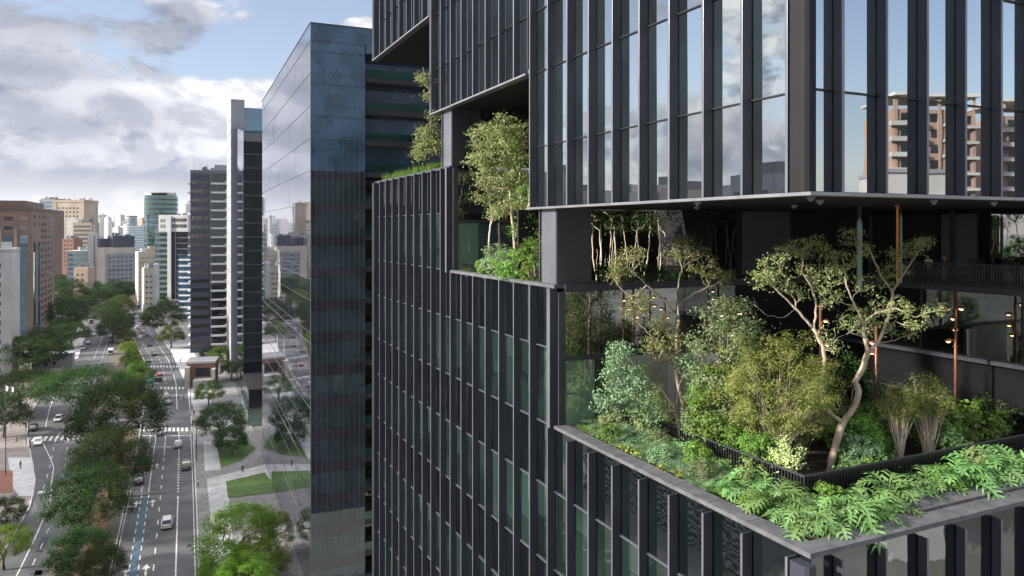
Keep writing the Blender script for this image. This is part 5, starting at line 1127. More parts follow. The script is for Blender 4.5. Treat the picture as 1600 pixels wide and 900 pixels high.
# --- upper terrace: long grass at the edge and a tree against the glass tower
gm = MB(); rgz = random.Random(8)
for i in range(5200):
    s = rgz.uniform(36.2, 56.5); t = rgz.uniform(.5, 3.); p = W(t, s, 4.55); a = rgz.uniform(0, 6.28); l = rgz.uniform(.5, 1.05)*(1+.3*math.sin(s*1.7)); e = Vector((math.cos(a), math.sin(a), 0)); q = p+e*l*.35+Vector((0, 0, l)); sd = e.cross(Vector((0, 0, 1)))*.03
    gm.add([p-sd, p+sd, (p+q)/2+sd+Vector((0, 0, .08)), q, (p+q)/2-sd+Vector((0, 0, .08))], [(0, 1, 2, 3, 4)])
tag(gm.build('terrace_grass', LM['fresh']), 'long fresh grass along the edge of the upper terrace', kind='stuff')
b0 = W(1.6, 39.5, 4.6)
grown_tree('airy_tree', 'airy tree with sparse top on the upper terrace in front of the glass tower', 'tree', b0, [[b0, WP(674,225,39.5), WP(673,190,39.5), WP(672,150,39.5)]],
    [(WP(662,120,39.5), .6, 12), (WP(680,130,39.5), .6, 12), (WP(668,150,39.5), .5, 8), (WP(682,180,39.5), .6, 8), (WP(664,215,40), .9, 26), (WP(680,225,39.5), .9, 26), (WP(658,240,40), .7, 18), (WP(676,205,39.5), .6, 14)], .09, M['barkd'], LM['tuft'], .2, 22, .26, 73, flat=.6)
# ------------------------------------------------------------------ street trees
def street_tree(seed, r, h, base_h, leafm, nclump, per, lsize, bark, dome=.55, name='street_tree'):
    rng = np.random.default_rng(seed); root = empty(name, (0, 0, -500)); root['category'] = 'tree'; C = []
    lumps = rng.normal(size=(7, 3)); lumps /= np.linalg.norm(lumps, axis=1, keepdims=True)
    while len(C) < nclump:
        v = rng.normal(size=3); v /= np.linalg.norm(v)
        if v[2] < -.35: continue
        k = rng.uniform(.55, 1.)**.5*(1+.16*max(0, float((lumps@v).max())-.55)/.45-.10*math.sin(4*v[0]+seed)*math.cos(3*v[1]))
        C.append((v[0]*r*k, v[1]*r*k, base_h+(h-base_h)*(dome*.35+(.62)*max(v[2], -.25)*k+.05)))
    C = np.array(C); near = C[rng.choice(len(C), min(26, len(C)), False)]
    pos, par, tips = skeleton([[(0, 0, 0), (rng.normal()*.2, rng.normal()*.2, base_h*.75)]], near*np.array((.85, .85, .92)), rng, .9, .12, base_h*.6)
    limbs(pos, par, .034*h, .05, 6).build('trunk', bark, root, smooth=True)
    Q, N = foliage(C, rng, int(per*2.3), r*.10, np.array((0, 0, base_h)), .6); N[:, 2] += .3
    leaf_obj('crown', Q, N, lsize*.68, leafm, root, .6, rng); root['_r'] = r; root['_hc'] = base_h+(h-base_h)*.5
    return root
PT = {'umb': [street_tree(101, 8., 11., 5.2, LM['street'], 260, 34, .42, M['barkd'], .7), street_tree(102, 8.5, 12., 5.5, LM['street'], 280, 34, .42, M['barkd'], .6)],
      'round': [street_tree(103, 5.8, 11.5, 3.6, LM['street'], 200, 36, .4, M['barkd']), street_tree(104, 6.2, 12.5, 3.6, LM['street'], 210, 36, .4, M['barkd'])],
      'light': [street_tree(105, 5., 9.5, 3., LM['streetl'], 170, 34, .38, M['barkd']), street_tree(106, 4.6, 9., 2.8, LM['streetl'], 160, 34, .38, M['barkd'])],
      'bright': [street_tree(107, 5., 10., 3., LM['bright'], 150, 34, .36, M['barkd']), street_tree(108, 4.6, 9., 3., LM['bright'], 140, 34, .36, M['barkd'])],
      'dark': [street_tree(109, 5., 11., 2.6, LM['dark'], 170, 34, .42, M['barkd']), street_tree(110, 5.4, 10., 2.6, LM['dark'], 180, 34, .42, M['barkd'])]}
KIND = {}
def plant_tree(cx, cy, wpx, kind, label, group=None):
    lst = PT[kind]; src = lst[rl.randrange(len(lst))]; r, hc = src['_r'], src['_hc']; s = 1.
    for _ in range(12):
        Y = F*(CH-hc*s)/(cy-HZ); s = .5*s+.5*(wpx*.93/F*Y)/(2*r)
    p = Vector(((cx-800)/F*Y, Y, .12)); lab = label
    o = put([src], p, rl.uniform(0, 6.28), lab, group, (s, s, s*rl.uniform(.92, 1.08))); return o
ST_ = [  # crown centre, width in photo pixels, kind, label
    (186,630,146,'round','broad rounded tree on the median just before the near zebra crossings'), (172,702,128,'round','tall dark tree on the median below the broadest rounded crown'),
    (138,768,128,'round','large dark tree in the middle of the near median'), (130,848,98,'dark','dark tree at the near end of the median'), (160,876,70,'round','small tree by the red path at the bottom edge of the view'),
    (130,600,138,'umb','umbrella shaped tree with a flat wide crown over the left carriageway'), (32,596,115,'umb','wide umbrella tree at the left edge above the left carriageway'), (6,640,70,'dark','dark tree at the left edge below the wide umbrella tree'),
    (10,792,62,'dark','dark tree at the left edge near the pale pavement'), (6,845,76,'bright','bright yellow green tree at the lower left corner'), (216,582,54,'light','light green tree at the right tip of the median before the green road sign'),
    (205,560,34,'light','small light green tree on the median beyond the green road sign'), (202,540,28,'bright','bright green shrub tree on the median beside the left carriageway'), (198,520,28,'light','young light green tree on the narrow part of the median'),
    (184,500,46,'street' if 'street' in PT else 'round','round tree on the far median where the carriageways part'), (168,484,44,'round','dark round tree on the far median left of the traffic'), (190,474,40,'light','light green tree on the far median'),
    (258,488,66,'round','spreading dark tree at the right kerb beside the pavilion'), (268,520,42,'light','smaller light tree at the right kerb in front of the balcony tower'), (238,490,34,'round','dark tree between the avenue and the pavilion'),
    (346,652,78,'round','leafy tree on the pavement in front of the glass podium'), (326,608,46,'light','light tree on the pavement next to the gatehouse'), (362,680,50,'dark','dark tree over the small lawn by the podium'), (300,588,24,'dark','small dark tree at the kerb left of the gatehouse'),
    (378,812,122,'bright','bright lime green tree over the white path by the lawn'), (350,872,84,'bright','lower lime green tree hanging over the pavement edge'), (402,862,90,'bright','lime green tree against the mirror wall at the bottom'), (422,826,74,'bright','lime green tree touching the mirror wall beside the lawn'), (334,896,56,'bright','small lime tree at the bottom edge by the pavement'), (385,896,90,'bright','lime green tree at the very bottom beside the mirror wall'),
    (345,552,40,'light','light tree behind the gatehouse roof'), (362,572,36,'light','small light tree beside the glass podium'), (330,548,34,'dark','dark tree behind the gatehouse at the balcony tower foot'),
    (58,536,90,'dark','dark broad tree at the foot of the brown tower'), (22,546,64,'dark','dark tree between the white building and the brown tower'), (112,512,56,'round','round tree beside the left carriageway past the brown tower'), (100,540,30,'light','small light tree next to the low white house'),
    (106,484,66,'round','large round tree right of the brown tower corner'), (112,454,60,'dark','dark tree right of the brown tower roof line'), (140,448,46,'round','round tree below the cream block'), (96,440,36,'dark','dark tree touching the brown tower edge'),
    (156,460,44,'round','round tree between the cream block and the left carriageway'), (176,450,50,'dark','dark tree below the grey front of the cream block'), (160,440,36,'light','light green tree at the foot of the cream block'), (196,448,44,'round','round tree in front of the sea green glass block'),
    (204,424,34,'round','round tree behind the sea green glass block'), (203,408,32,'dark','dark tree in the gap right of the cream block'), (204,396,26,'round','small tree far in the gap right of the cream block'), (130,470,44,'round','tree at the left kerb far up the left carriageway'), (122,425,34,'dark','dark tree between the orange block and the white pylon'), (292,458,24,'dark','dark tree in the gap before the balcony tower'), (236,460,20,'light','small light tree on the kerb before the low cream building'), (88,520,44,'dark','dark tree left of the round tree past the brown tower')]
for cx, cy, w, k, lab in ST_: plant_tree(cx, cy, w, 'round' if k == 'street' else k, lab)
n = 0; tries = 0
while n < 110 and tries < 900:
    tries += 1; px = rl.uniform(86, 300); Y = rl.uniform(430, 1500); X = (px-800)/F*Y
    if LL(Y)-3 < X < LR(Y)+4 or RL(Y)-4 < X < RR(Y)+5: continue
    if Y < 500 and px > 250: continue
    k = rl.choice(['round', 'round', 'dark', 'light', 'umb']); src = PT[k][rl.randrange(2)]
    put([src], (X, Y, 0), rl.uniform(0, 6.28), 'distant green tree among the blocks beside the far avenue', 'distant trees along the far avenue', rl.uniform(.8, 1.25)); n += 1
for j in range(26):
    Y = 240+j*26.; 
    for f_, off in ((LL, -6), (RL, -5)):
        if f_ is RL and Y < 330: continue
        put(PT['round' if j % 3 else 'light'], (f_(Y)+off-rl.uniform(0, 5), Y+rl.uniform(-5, 5), .1), rl.uniform(0, 6), 'round street tree in the long row beside the far avenue', 'street tree rows', rl.uniform(.7, 1.05))
for k in PT:
    for src in PT[k]:
        if src.location.z < -400:
            for c_ in list(src.children): bpy.data.objects.remove(c_)
            bpy.data.objects.remove(src)
for src in STM:
    if src.location.z < -400: src.location = W(9, 22, -3.5); tag(src, 'pale bare stemmed tree at the back of the shaded upper level', 'tree', 'bare stemmed trees above the near terrace')
# hedge strip on the median
rng = np.random.default_rng(5)
P = []
for i in range(5200):
    y = rng.uniform(225, 345); w = RL(y)-LR(y); P.append((LR(y)+w*rng.uniform(.45, .9), y, rng.uniform(.2, 1.6)))
P = np.array(P); tag(leaf_obj('median_ground_cover', P, rng.normal(size=P.shape)+np.array((0, 0, 1.)), .7, LM['streetl'], None, .6, rng), 'low green ground cover on the median', kind='stuff')
P = []
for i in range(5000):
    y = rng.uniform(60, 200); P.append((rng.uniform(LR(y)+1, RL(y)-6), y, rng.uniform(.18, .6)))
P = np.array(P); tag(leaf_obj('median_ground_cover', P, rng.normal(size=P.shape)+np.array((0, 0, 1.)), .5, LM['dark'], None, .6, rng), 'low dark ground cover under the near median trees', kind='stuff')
# ------------------------------------------------------------------ vehicles
def paint(n, c): return mat(n, c, .28, spec=.6, nscale=.5)
CP = {n: paint('car_paint_'+n, c) for n, c in dict(white=(.74, .74, .74), silver=(.42, .43, .45), grey=(.17, .175, .185), black=(.018, .018, .021), red=(.3, .03, .025), blue=(.05, .09, .2), cream=(.6, .52, .36)).items()}
TY = mat('tyre_rubber', (.02, .02, .02), .9); RIM = mat('wheel_rim', (.35, .35, .36), .4, .6); TL = mat('tail_light', (.4, .02, .015), .3); HL = mat('headlight', (.75, .76, .78), .2); CG = glass_mat('car_glass', (.012, .014, .016), .14, wave=0.); PL = mat('number_plate', (.6, .6, .58), .5)
def loft(secs, m_, name, parent, caps=True, smooth=False):
    """secs: (y, list of (x, z)) rings"""
    mb = MB(); n = len(secs[0][1])
    for y, ring in secs: mb.v += [(x, y, z) for x, z in ring]
    for i in range(len(secs)-1):
        for k in range(n): mb.f.append((i*n+k, (i+1)*n+k, (i+1)*n+(k+1) % n, i*n+(k+1) % n)); mb.mi.append(0)
    mb.f.append(tuple(range(n))); mb.f.append(tuple((len(secs)-1)*n+k for k in range(n))[::-1]); mb.mi += [0, 0]
    return mb.build(name, m_, parent, smooth)
def ring(hw, z0, z1, t=.86, r=.12): return [(-hw*.94, z0), (hw*.94, z0), (hw, z0+.2), (hw, z1-r), (hw*t, z1), (-hw*t, z1), (-hw, z1-r), (-hw, z0+.2)]
def car(name, L, w, belt, roof, cab, pm):
    root = empty(name, (0, 0, -500)); root['category'] = 'car'; h = w/2; a, b, c, d = cab
    loft([(-L/2, ring(h*.86, .38, belt*.86)), (-L/2+.18, ring(h*.97, .24, belt*.97)), (-L*.2, ring(h, .2, belt)), (L*.15, ring(h, .2, belt)), (L/2-.5, ring(h*.96, .22, belt*.92)), (L/2-.1, ring(h*.88, .28, belt*.8)), (L/2, ring(h*.78, .36, belt*.7))], pm, 'body', root)
    g = [(a, belt), (b, roof-.05), (c, roof-.05), (d, belt)]
    mb = MB(); q = lambda y, z, f: [(-h*f, y, z), (h*f, y, z)]
    v = q(a, belt-.04, .9)+q(b, roof-.04, .72)+q(c, roof-.04, .72)+q(d, belt-.04, .9)
    mb.add(v, [(0, 1, 3, 2), (4, 5, 7, 6), (0, 2, 4, 6), (1, 7, 5, 3), (2, 3, 5, 4)]); mb.build('window', CG, root)
    loft([(b-.04, [(-h*.73, roof-.05), (h*.73, roof-.05), (h*.68, roof), (-h*.68, roof)]), (c+.06, [(-h*.73, roof-.05), (h*.73, roof-.05), (h*.68, roof), (-h*.68, roof)])], pm, 'roof', root)
    for y0, z0_, y1, z1_ in [(a, belt, b, roof-.03), (d, belt, c, roof-.03), ((a+d)/2, belt, (b+c)/2, roof-.03)]:
        for sx in (-1, 1): MB().tube([(sx*h*.9, y0, z0_-.02), (sx*h*.725, y1, z1_)], .045, 4).build('pillar', pm, root)
    for sx in (-1, 1):
        for y in (-L*.3, L*.31):
            wo = MB().tube([(sx*(h-.2), y, .32), (sx*(h+.01), y, .32)], .32, 14).build('wheel', TY, root); MB().tube([(sx*(h+.0), y, .32), (sx*(h+.02), y, .32)], .2, 12).build('rim', RIM, wo)
        MB().box(sx*h*.72-.16, sx*h*.72+.16, -L/2-.02, -L/2+.12, belt*.66, belt*.86).build('tail_light', TL, root); MB().box(sx*h*.62-.17, sx*h*.62+.17, L/2-.14, L/2+.0, belt*.56, belt*.7).build('headlight', HL, root)
        MB().box(sx*h-.02*sx-.09, sx*h+.11*sx+.05, d-.35, d-.2, belt, belt+.14).build('mirror', pm, root)
    MB().box(-.26, .26, -L/2-.025, -L/2+.05, .55, .68).build('number_plate', PL, root)
    return root
W0 = CP['white']
CAR = {'hatchback': car('hatchback', 4.0, 1.75, .92, 1.5, (-1.95, -1.6, .35, 1.15), W0), 'sedan': car('sedan', 4.5, 1.8, .92, 1.45, (-1.75, -1.0, .4, 1.25), W0), 'suv': car('suv', 4.4, 1.85, 1.08, 1.68, (-2.1, -1.85, .45, 1.2), W0)}
pk = car('pickup_truck', 5.0, 1.85, 1.0, 1.72, (-.5, -.3, .75, 1.5), W0); MB().box(-.8, .8, -2.4, -.6, 1.02, 1.65).build('load', CP['cream'], pk); CAR['pickup'] = pk
def bigbox(name, L, w, h, cat):
    r = empty(name, (0, 0, -500)); r['category'] = cat; MB().box(-w/2, w/2, -L/2, L/2, .4, h).build('body', W0, r, bevel=.12)
    MB().box(-w/2-.02, w/2+.02, -L/2+.4, L/2-.3, h*.5, h*.78).box(-w/2+.15, w/2-.15, -L/2-.02, L/2+.02, h*.45, h*.85).build('window', CG, r)
    for sx in (-1, 1):
        for y in (-L*.32, L*.33): wo = MB().tube([(sx*(w/2-.25), y, .45), (sx*(w/2+.02), y, .45)], .45, 14).build('wheel', TY, r); MB().tube([(sx*w/2, y, .45), (sx*(w/2+.03), y, .45)], .25, 12).build('rim', RIM, wo)
        MB().box(sx*w*.38-.12, sx*w*.38+.12, -L/2-.03, -L/2+.05, .8, 1.2).build('tail_light', TL, r)
    return r
CAR['bus'] = bigbox('bus', 11, 2.5, 3.1, 'bus'); CAR['van'] = bigbox('van', 5.4, 2., 2.3, 'van')
def heading(f, Y): return math.atan2(-(f(Y+4)-f(Y-4)), 8.)
FIRST = {}
def park(kind, col, px, py, side, label, group=None):
    p = onz(px, py); f = RR if side == 'R' else LR; rz = heading(f, p.y)+(PI if side == 'L' else 0); p.z = .05
    o = copy_thing(CAR[kind], p, rz, label, group, None, {W0: CP[col]}); o['category'] = CAR[kind]['category']; return o
CARS = [('suv','white',261,822,'R','white car alone in the middle lane of the near right carriageway'), ('hatchback','white',278,698,'R','white car on the solid lane line below the near zebra crossing'), ('sedan','silver',250,679,'R','silver car standing on the near zebra crossing'), ('pickup','grey',291,731,'R','grey pickup with a cream load stopped at the right kerb'),
    ('hatchback','silver',260,622,'R','silver hatchback heading away between the two groups of zebra crossings'), ('sedan','grey',262,631,'R','grey sedan right behind the silver hatchback'), ('sedan','red',249,587,'R','dark red car between the two far zebra crossings'), ('hatchback','black',231,566,'R','black car just beyond the far zebra crossing'),
    ('sedan','black',241,555,'R','black sedan in the right lane near the balcony tower'), ('suv','black',234,541,'R','black offroader in the right lane ahead of the black sedan'), ('sedan','white',219,529,'R','white sedan in the left lane of the far right carriageway'), ('hatchback','silver',229,526,'R','silver car beside the white sedan on the far right carriageway'), ('sedan','grey',224,520,'R','grey car ahead of the silver one in the far group'),
    ('hatchback','white',214,513,'R','white car leading the far group in the left lane'), ('suv','grey',226,507,'R','grey car in the right lane below the pavilion'), ('sedan','black',218,503,'R','black car in the middle lane below the pavilion'), ('hatchback','white',227,499,'R','white car at the right kerb below the pavilion'), ('sedan','silver',214,497,'R','silver car at the left edge below the pavilion'),
    ('sedan','white',60,694,'L','white car coming towards the viewer just below the left zebra crossing'), ('hatchback','white',91,658,'L','white car coming towards the left zebra crossing'), ('van','white',173,554,'L','white van on the far left carriageway'), ('bus','silver',175,533,'L','silver bus on the far left carriageway'), ('sedan','black',172,521,'L','black car ahead of the silver bus'), ('hatchback','white',147,524,'L','white car at the left side before the far left crossing'), ('sedan','grey',140,519,'L','grey car waiting at the far left crossing'), ('suv','black',138,538,'L','black car at the left kerb of the far left carriageway'),
    ('sedan','white',130,545,'L','white car parked at the forecourt edge beside the left kerb'), ('hatchback','silver',112,556,'L','silver car parked at the lower end of the forecourt'), ('sedan','white',126,541,'L','white car parked at the upper end of the forecourt'), ('sedan','black',52,672,'L','long black car crossing above the left zebra crossing'), ('sedan','black',217,754,'R','black car half hidden by the median tree')]
for k, c_, px, py, sd, lab in CARS: park(k, c_, px, py, sd, lab)
rc = random.Random(12)
for i in range(120):
    left = i % 2; f0, f1 = (LL, LR) if left else (RL, RR); Y = rc.uniform(395, 900); wd = f1(Y)-f0(Y); ln = rc.choice([.15, .38, .62, .85])
    p = Vector((f0(Y)+wd*ln, Y, .05)); k = rc.choice(['hatchback', 'sedan', 'suv', 'sedan', 'van']); c_ = rc.choice(['white', 'white', 'silver', 'grey', 'black', 'black', 'red', 'blue'])
    o = copy_thing(CAR[k], p, heading(f1, Y)+(PI if left else 0), 'small car in the distant traffic up the avenue', 'distant traffic', None, {W0: CP[c_]}); o['category'] = 'car'
for k, r_ in CAR.items():
    for ch in list(r_.children):
        for g2 in list(ch.children): bpy.data.objects.remove(g2)
        bpy.data.objects.remove(ch)
    bpy.data.objects.remove(r_)
# ------------------------------------------------------------------ people
SKIN = mat('skin', (.42, .26, .18), .6); HAIR = mat('hair', (.02, .015, .012), .7)
def skin_obj(name, chains, m_, parent=None, sub=1):
    """a continuous surface grown round joined chains of (point, radius)"""
    V, E, R = [], [], []
    for ch in chains:
        prev = None
        for p, r in ch:
            k = next((i for i, v in enumerate(V) if (Vector(v)-Vector(p)).length < 1e-4), None)
            if k is None: V.append(p); R.append(r); k = len(V)-1
            if prev is not None and prev != k: E.append((prev, k))
            prev = k
    me = bpy.data.meshes.new(name); me.from_pydata(V, E, []); me.materials.append(m_); o = link_mesh(name, me, parent)
    sk = o.modifiers.new('skin', 'SKIN'); sk.use_smooth_shade = True
    lay = me.skin_vertices[0].data if me.skin_vertices else None
    if lay is None:
        bpy.context.view_layer.objects.active = o; bpy.ops.mesh.customdata_skin_add(); lay = me.skin_vertices[0].data
    for i, r in enumerate(R): lay[i].radius = (r, r) if not hasattr(r, '__len__') else r
    lay[0].use_root = True
    if sub: s = o.modifiers.new('sub', 'SUBSURF'); s.levels = sub; s.render_levels = sub
    return o
def person(loc, rz, label, shirt, trousers, lean=0., walk=.15, arms='down', group=None):
    root = empty('person', loc, rz, label, 'person', group); S = lambda x, y, z: (x, y+lean*max(0, z-.95), z)
    pel = S(0, 0, .95); ch = S(0, 0, 1.3); nk = S(0, .01, 1.48); hd = S(0, .04, 1.62)
    body_ = [[(pel, .14), (S(0, 0, 1.12), .125), (ch, (.15, .115)), (nk, .055), (S(0, .03, 1.56), .075), (hd, .092), (S(0, .02, 1.7), .07)]]
    for sx in (-1, 1):
        body_.append([(pel, .14), (S(sx*.1, 0, .88), .09), (S(sx*.1, walk*sx*.5, .5), .06), (S(sx*.1, walk*sx-.05, .09), .04), (S(sx*.11, walk*sx+.12, .04), .035)])
        hand = S(sx*.24, .32, 1.12) if arms == 'rail' else S(sx*.24, -walk*sx*.8, .82); el = S(sx*.26, .06, 1.1) if arms == 'rail' else S(sx*.24, -walk*sx*.3, 1.1)
        body_.append([(ch, (.15, .115)), (S(sx*.18, 0, 1.4), .06), (el, .042), (hand, .032)])
        for k, (fx, ln) in enumerate([(-.03, .07), (-.01, .085), (.01, .08), (.03, .065)]): body_.append([(hand, .032), (S(hand[0]+fx*.6, hand[1]-(lean*max(0, hand[2]-.95))+.03, hand[2]-.04), .01), (S(hand[0]+fx, hand[1]-(lean*max(0, hand[2]-.95))+.04, hand[2]-.04-ln), .008)])
    skin_obj('body', body_, SKIN, root)
    sh = [[(S(0, 0, .93), .16), (S(0, 0, 1.12), .15), (ch, (.18, .14)), (S(0, 0, 1.44), .08)]]
    for sx in (-1, 1): el = S(sx*.25, .05, 1.14) if arms == 'rail' else S(sx*.24, -walk*sx*.25, 1.14); sh.append([(ch, (.18, .14)), (S(sx*.18, 0, 1.4), .08), (el, .062)])
    skin_obj('shirt', sh, shirt, root)
    skin_obj('trousers', [[(S(0, 0, .97), .155), (S(sx*.1, 0, .86), .11), (S(sx*.1, walk*sx*.5, .5), .08), (S(sx*.1, walk*sx-.05, .1), .062)] for sx in (-1, 1)], trousers, root)
    skin_obj('hair', [[(S(0, 0, 1.6), .07), (S(0, .0, 1.69), .098), (S(0, .04, 1.735), .075)]], HAIR, root)
    return root
CL = {n: mat('cloth_'+n, c, .85) for n, c in dict(white=(.7, .7, .69), dark=(.03, .03, .035), blue=(.08, .12, .22), red=(.35, .06, .05), grey=(.2, .2, .21), denim=(.06, .085, .14)).items()}
def WPz(px, s, z): k = (px-800)/F; c0 = W(0, s, 0); t = (k*c0.y-c0.x)/(.9053-.4246*k); return W(t, s, z)
def on_t(px, t, z): k = (px-800)/F; c0 = W(t, 0, 0); s = (c0.x-k*c0.y)/(.4246+.9053*k); return W(t, s, z)
person(on_t(1453, 22.25, -3.34), ANG+PI/2, 'person in a white shirt leaning on the balcony rail of the upper level', CL['white'], CL['dark'], .28, 0., 'rail')
person(on_t(1476, 22.5, -3.34), ANG+PI/2+.5, 'person in dark clothes beside the one in the white shirt on the balcony', CL['dark'], CL['grey'], .1, .02, 'rail')
for px, py, sh, tr, lab in [(287,627,'dark','grey','pedestrian in dark clothes at the kerb opposite the two grey cars'), (278,624,'grey','dark','pedestrian in grey at the edge of the right carriageway'), (379,739,'dark','dark','pedestrian in dark clothes on the driveway by the lawn'), (337,818,'blue','dark','pedestrian in blue on the white path under the lime tree'), (309,762,'white','denim','pedestrian in a white top on the right pavement kerb'),
    (26,692,'dark','denim','pedestrian walking down the left pavement near the zebra crossing'), (47,700,'red','dark','pedestrian in red waiting at the left kerb'), (267,571,'dark','dark','pedestrian at the right end of the far zebra crossing'), (282,567,'white','dark','pedestrian in white on the pale corner pavement'), (300,641,'grey','denim','pedestrian in grey beside the signal post'), (303,650,'dark','denim','pedestrian in a dark top walking below the signal post'), (32,732,'grey','dark','pedestrian on the pale pavement at the left')]:
    p = onz(px, py, .16); person(p, rc.uniform(0, 6.28), lab, CL[sh], CL[tr], 0., .22)
# ------------------------------------------------------------------ street furniture
def lamp_post(px, py, label, h=9., arm=2.2):
    p = onz(px, py, .15); r = empty('street_lamp', p, PSI, label, 'street lamp')
    MB().tube([(0, 0, 0), (0, 0, h*.6), (0, 0, h)], [.1, .08, .06], 8).build('pole', M['steel'], r); MB().tube([(0, 0, h-.05), (-arm*.5, 0, h+.3), (-arm, 0, h+.35)], .04, 6).build('arm', M['steel'], r); MB().box(-arm-.5, -arm, -.13, .13, h+.28, h+.42).build('lamp_head', M['trim'], r)
for px, py, lab in [(307,720,'street lamp at the right kerb by the driveway'), (266,560,'street lamp at the right kerb beyond the far zebra crossings'), (298,650,'street lamp at the right kerb next to the signal post'), (198,590,'street lamp on the median by the light green trees'), (196,530,'street lamp on the far narrow median'), (9,742,'street lamp on the left pavement near the flagpoles')]: lamp_post(px, py, lab)
for px, py, h, lab in [(8, 690, 14., 'left flagpole with a limp white flag by the left pavement'), (17, 672, 11.5, 'right flagpole with a pale flag by the left pavement')]:
    p = onz(px, py, .15); r = empty('flagpole', p, 0, lab, 'flagpole'); MB().tube([(0, 0, 0), (0, 0, h)], [.07, .04], 8).build('pole', M['trim'], r)
    mb = MB()
    for k in range(6): x0, x1 = k*.16, (k+1)*.16; mb.add([(x0, .1*math.sin(k), h-.3-.06*k), (x1, .1*math.sin(k+1), h-.36-.06*k), (x1*.8, .1*math.sin(k+1), h-1.7), (x0*.8, .1*math.sin(k), h-1.7), (x0, .1*math.sin(k)+.02, h-.3-.06*k), (x1, .1*math.sin(k+1)+.02, h-.36-.06*k), (x1*.8, .1*math.sin(k+1)+.02, h-1.7), (x0*.8, .1*math.sin(k)+.02, h-1.7)], [(0,1,2,3), (7,6,5,4), (0,4,5,1), (3,2,6,7)])
    mb.build('flag', CL['white'], r)
GREEN = mat('sign_green', (.01, .22, .1), .5)
p = onz(222, 628, .15); r = empty('road_sign', p, PSI, 'green overhead road sign on an arm reaching over the right carriageway', 'road sign')
MB().tube([(0, 0, 0), (0, 0, 6.4)], .12, 8).build('pole', M['steel'], r); MB().tube([(0, 0, 6.2), (5.5, 0, 6.5)], .08, 6).build('arm', M['steel'], r); MB().box(.8, 3.1, -.12, -.02, 5.4, 7.1).build('sign_panel', GREEN, r)
MB().box(1.0, 2.9, -.135, -.122, 6.5, 6.62).box(1.0, 2.4, -.135, -.122, 6.1, 6.22).build('marking', HL, r); MB().box(3.4, 5.5, -.12, -.02, 5.6, 6.9).build('sign_panel', M['steel'], r)
def signal(px, py, lab):
    p = onz(px, py, .15); r = empty('traffic_light', p, PSI, lab, 'traffic light'); MB().tube([(0, 0, 0), (0, 0, 4.6)], .07, 8).build('pole', M['black'], r); hd = MB().box(-.18, .18, -.2, .12, 4., 5.1).build('signal_head', M['black'], r)
    for k, c_ in enumerate([TL, CP['cream'], GREEN]): MB().tube([(0, -.24, 4.88-.32*k), (0, -.2, 4.88-.32*k)], .1, 10).build('lens', c_, hd)
for px, py, lab in [(301,690,'traffic light at the right end of the near zebra crossing'), (222,690,'traffic light at the median end of the near zebra crossing'), (270,600,'traffic light at the right kerb by the far zebra crossings'), (41,694,'traffic light at the left end of the left zebra crossing')]: signal(px, py, lab)
p = onz(104, 664, .05); r = empty('motorbike', p, heading(LR, p.y)+PI, 'motorbike with a rider in dark clothes left of the median trees', 'motorbike')
for y in (-.65, .65): MB().tube([(-.06, y, .3), (.06, y, .3)], .3, 14).build('wheel', TY, r)
MB().box(-.13, .13, -.5, .45, .45, .8).build('frame', CP['red'], r, bevel=.06); MB().box(-.35, .35, .42, .5, .98, 1.04).build('handlebar', M['steel'], r); MB().box(-.15, .15, -.7, .0, .8, .9).build('seat', M['black'], r)
person((p.x, p.y, p.z+.02), heading(LR, p.y)+PI, 'rider in dark clothes astride the motorbike', CL['dark'], CL['denim'], .2, .1, 'rail')
# ------------------------------------------------------------------ lamps on the terrace
BULB = emit_mat('bulb_glow', (1, .6, .3), 3.5)
def copper_lamp(s, px, h, label, n=4, seed=1):
    p = WPz(px, s, -11.5); r = empty('copper_lamp', p, 0, label, 'garden lamp'); rr = random.Random(seed)
    MB().tube([(0, 0, 0), (0, 0, h)], .075, 10).build('pole', M['copper'], r, smooth=True)
    for k in range(n):
        z = h-.9-k*.62; a = rr.uniform(0, 6.28); x, y = .34*math.cos(a), .34*math.sin(a)
        sh = MB().tube([(x, y, z), (x, y, z+.05), (x, y, z+.13)], [.2, .19, .05], 14).build('lamp_shade', M['copper'], r); MB().tube([(x, y, z-.07), (x, y, z-.004)], [.06, .13], 10).build('bulb', BULB, sh); MB().tube([(0, 0, z+.08), (x, y, z+.1)], .02, 6).build('bracket', M['copper'], r)
    MB().tube([(0, 0, h*.62), (0, 0, h*.62+.06)], .14, 10).build('collar', M['copper'], r)
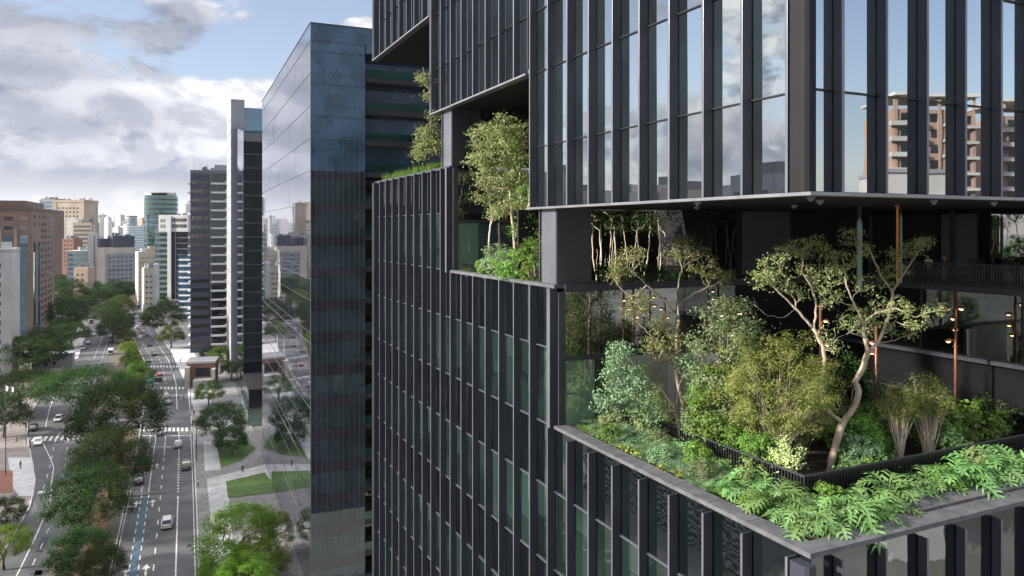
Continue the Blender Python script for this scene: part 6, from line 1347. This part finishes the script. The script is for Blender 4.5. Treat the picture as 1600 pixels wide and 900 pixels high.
for s, px, h, lab, n in [(13.2, 1137, 7.6, 'copper pole lamp, left one of the close pair behind the tall shrub', 2), (13.4, 1147, 7.7, 'copper pole lamp, right one of the close pair behind the tall shrub', 3), (10.5, 1282, 7.4, 'copper pole lamp rising behind the olive bush', 3), (9, 1369, 6.3, 'copper pole lamp directly right of the twisted trunk', 2), (8, 1493, 8., 'copper pole lamp in front of the dark glass at the right', 4), (25, 809, 10.6, 'copper pole lamp on the middle terrace among the feathery tree', 3)]:
    copper_lamp(s, px, h, lab, n, int(px))
c = [o for o in COL.objects if o.name.startswith('copper_lamp')][-1]; c.location = W(3.4, 25, -3.5)
# hanging copper rod and slim glass columns under the soffit
q = WPz(1402, 6.5, 1.18); r = empty('hanging_rod', q, 0, 'thin copper rod coloured sunlit orange, hanging from the soffit above the twisted tree', 'rod light'); MB().tube([(0, 0, -4.), (0, 0, 0)], .055, 10).build('rod', M['orange'], r); MB().tube([(0, 0, -.12), (0, 0, 0)], .12, 10).build('ceiling_plate', M['copper'], r)
TEAL = mat('teal_glass_column', (.2, .33, .31), .2)
for px, s, z0, z1, wd in [(1343, 9.5, -3.3, .55, .14), (1407.5, 12, -3.3, .9, .09)]:
    q = WPz(px, s, 0); l = MI @ q; tp(MB().tube([(l.x, l.y, Z(z0)), (l.x, l.y, Z(z1-.25)), (l.x+.0, l.y, Z(z1))], [wd, wd, wd*.5], 12), 'glass_column', TEAL); tp(MB().tube([(l.x, l.y, Z(z1)+.01), (l.x, l.y, Z(1.2))], [wd*.8, wd*.8], 10), 'column_neck', M['black'])
# ------------------------------------------------------------------ the air between here and the horizon
hz = MB().box(-9800, 9800, -4800, 10600, -1, 420).build('haze', None); hz.data.materials.clear()
hm = bpy.data.materials.new('haze_air'); hm.use_nodes = True; hn = hm.node_tree; hn.nodes.clear()
pv = hn.nodes.new('ShaderNodeVolumePrincipled'); pv.inputs['Color'].default_value = (.82, .88, 1., 1); pv.inputs['Density'].default_value = .00003; pv.inputs['Anisotropy'].default_value = .2
ho = hn.nodes.new('ShaderNodeOutputMaterial'); hn.links.new(pv.outputs[0], ho.inputs['Volume']); hz.data.materials.append(hm); tag(hz, 'thin pale blue haze over the city', kind='stuff')
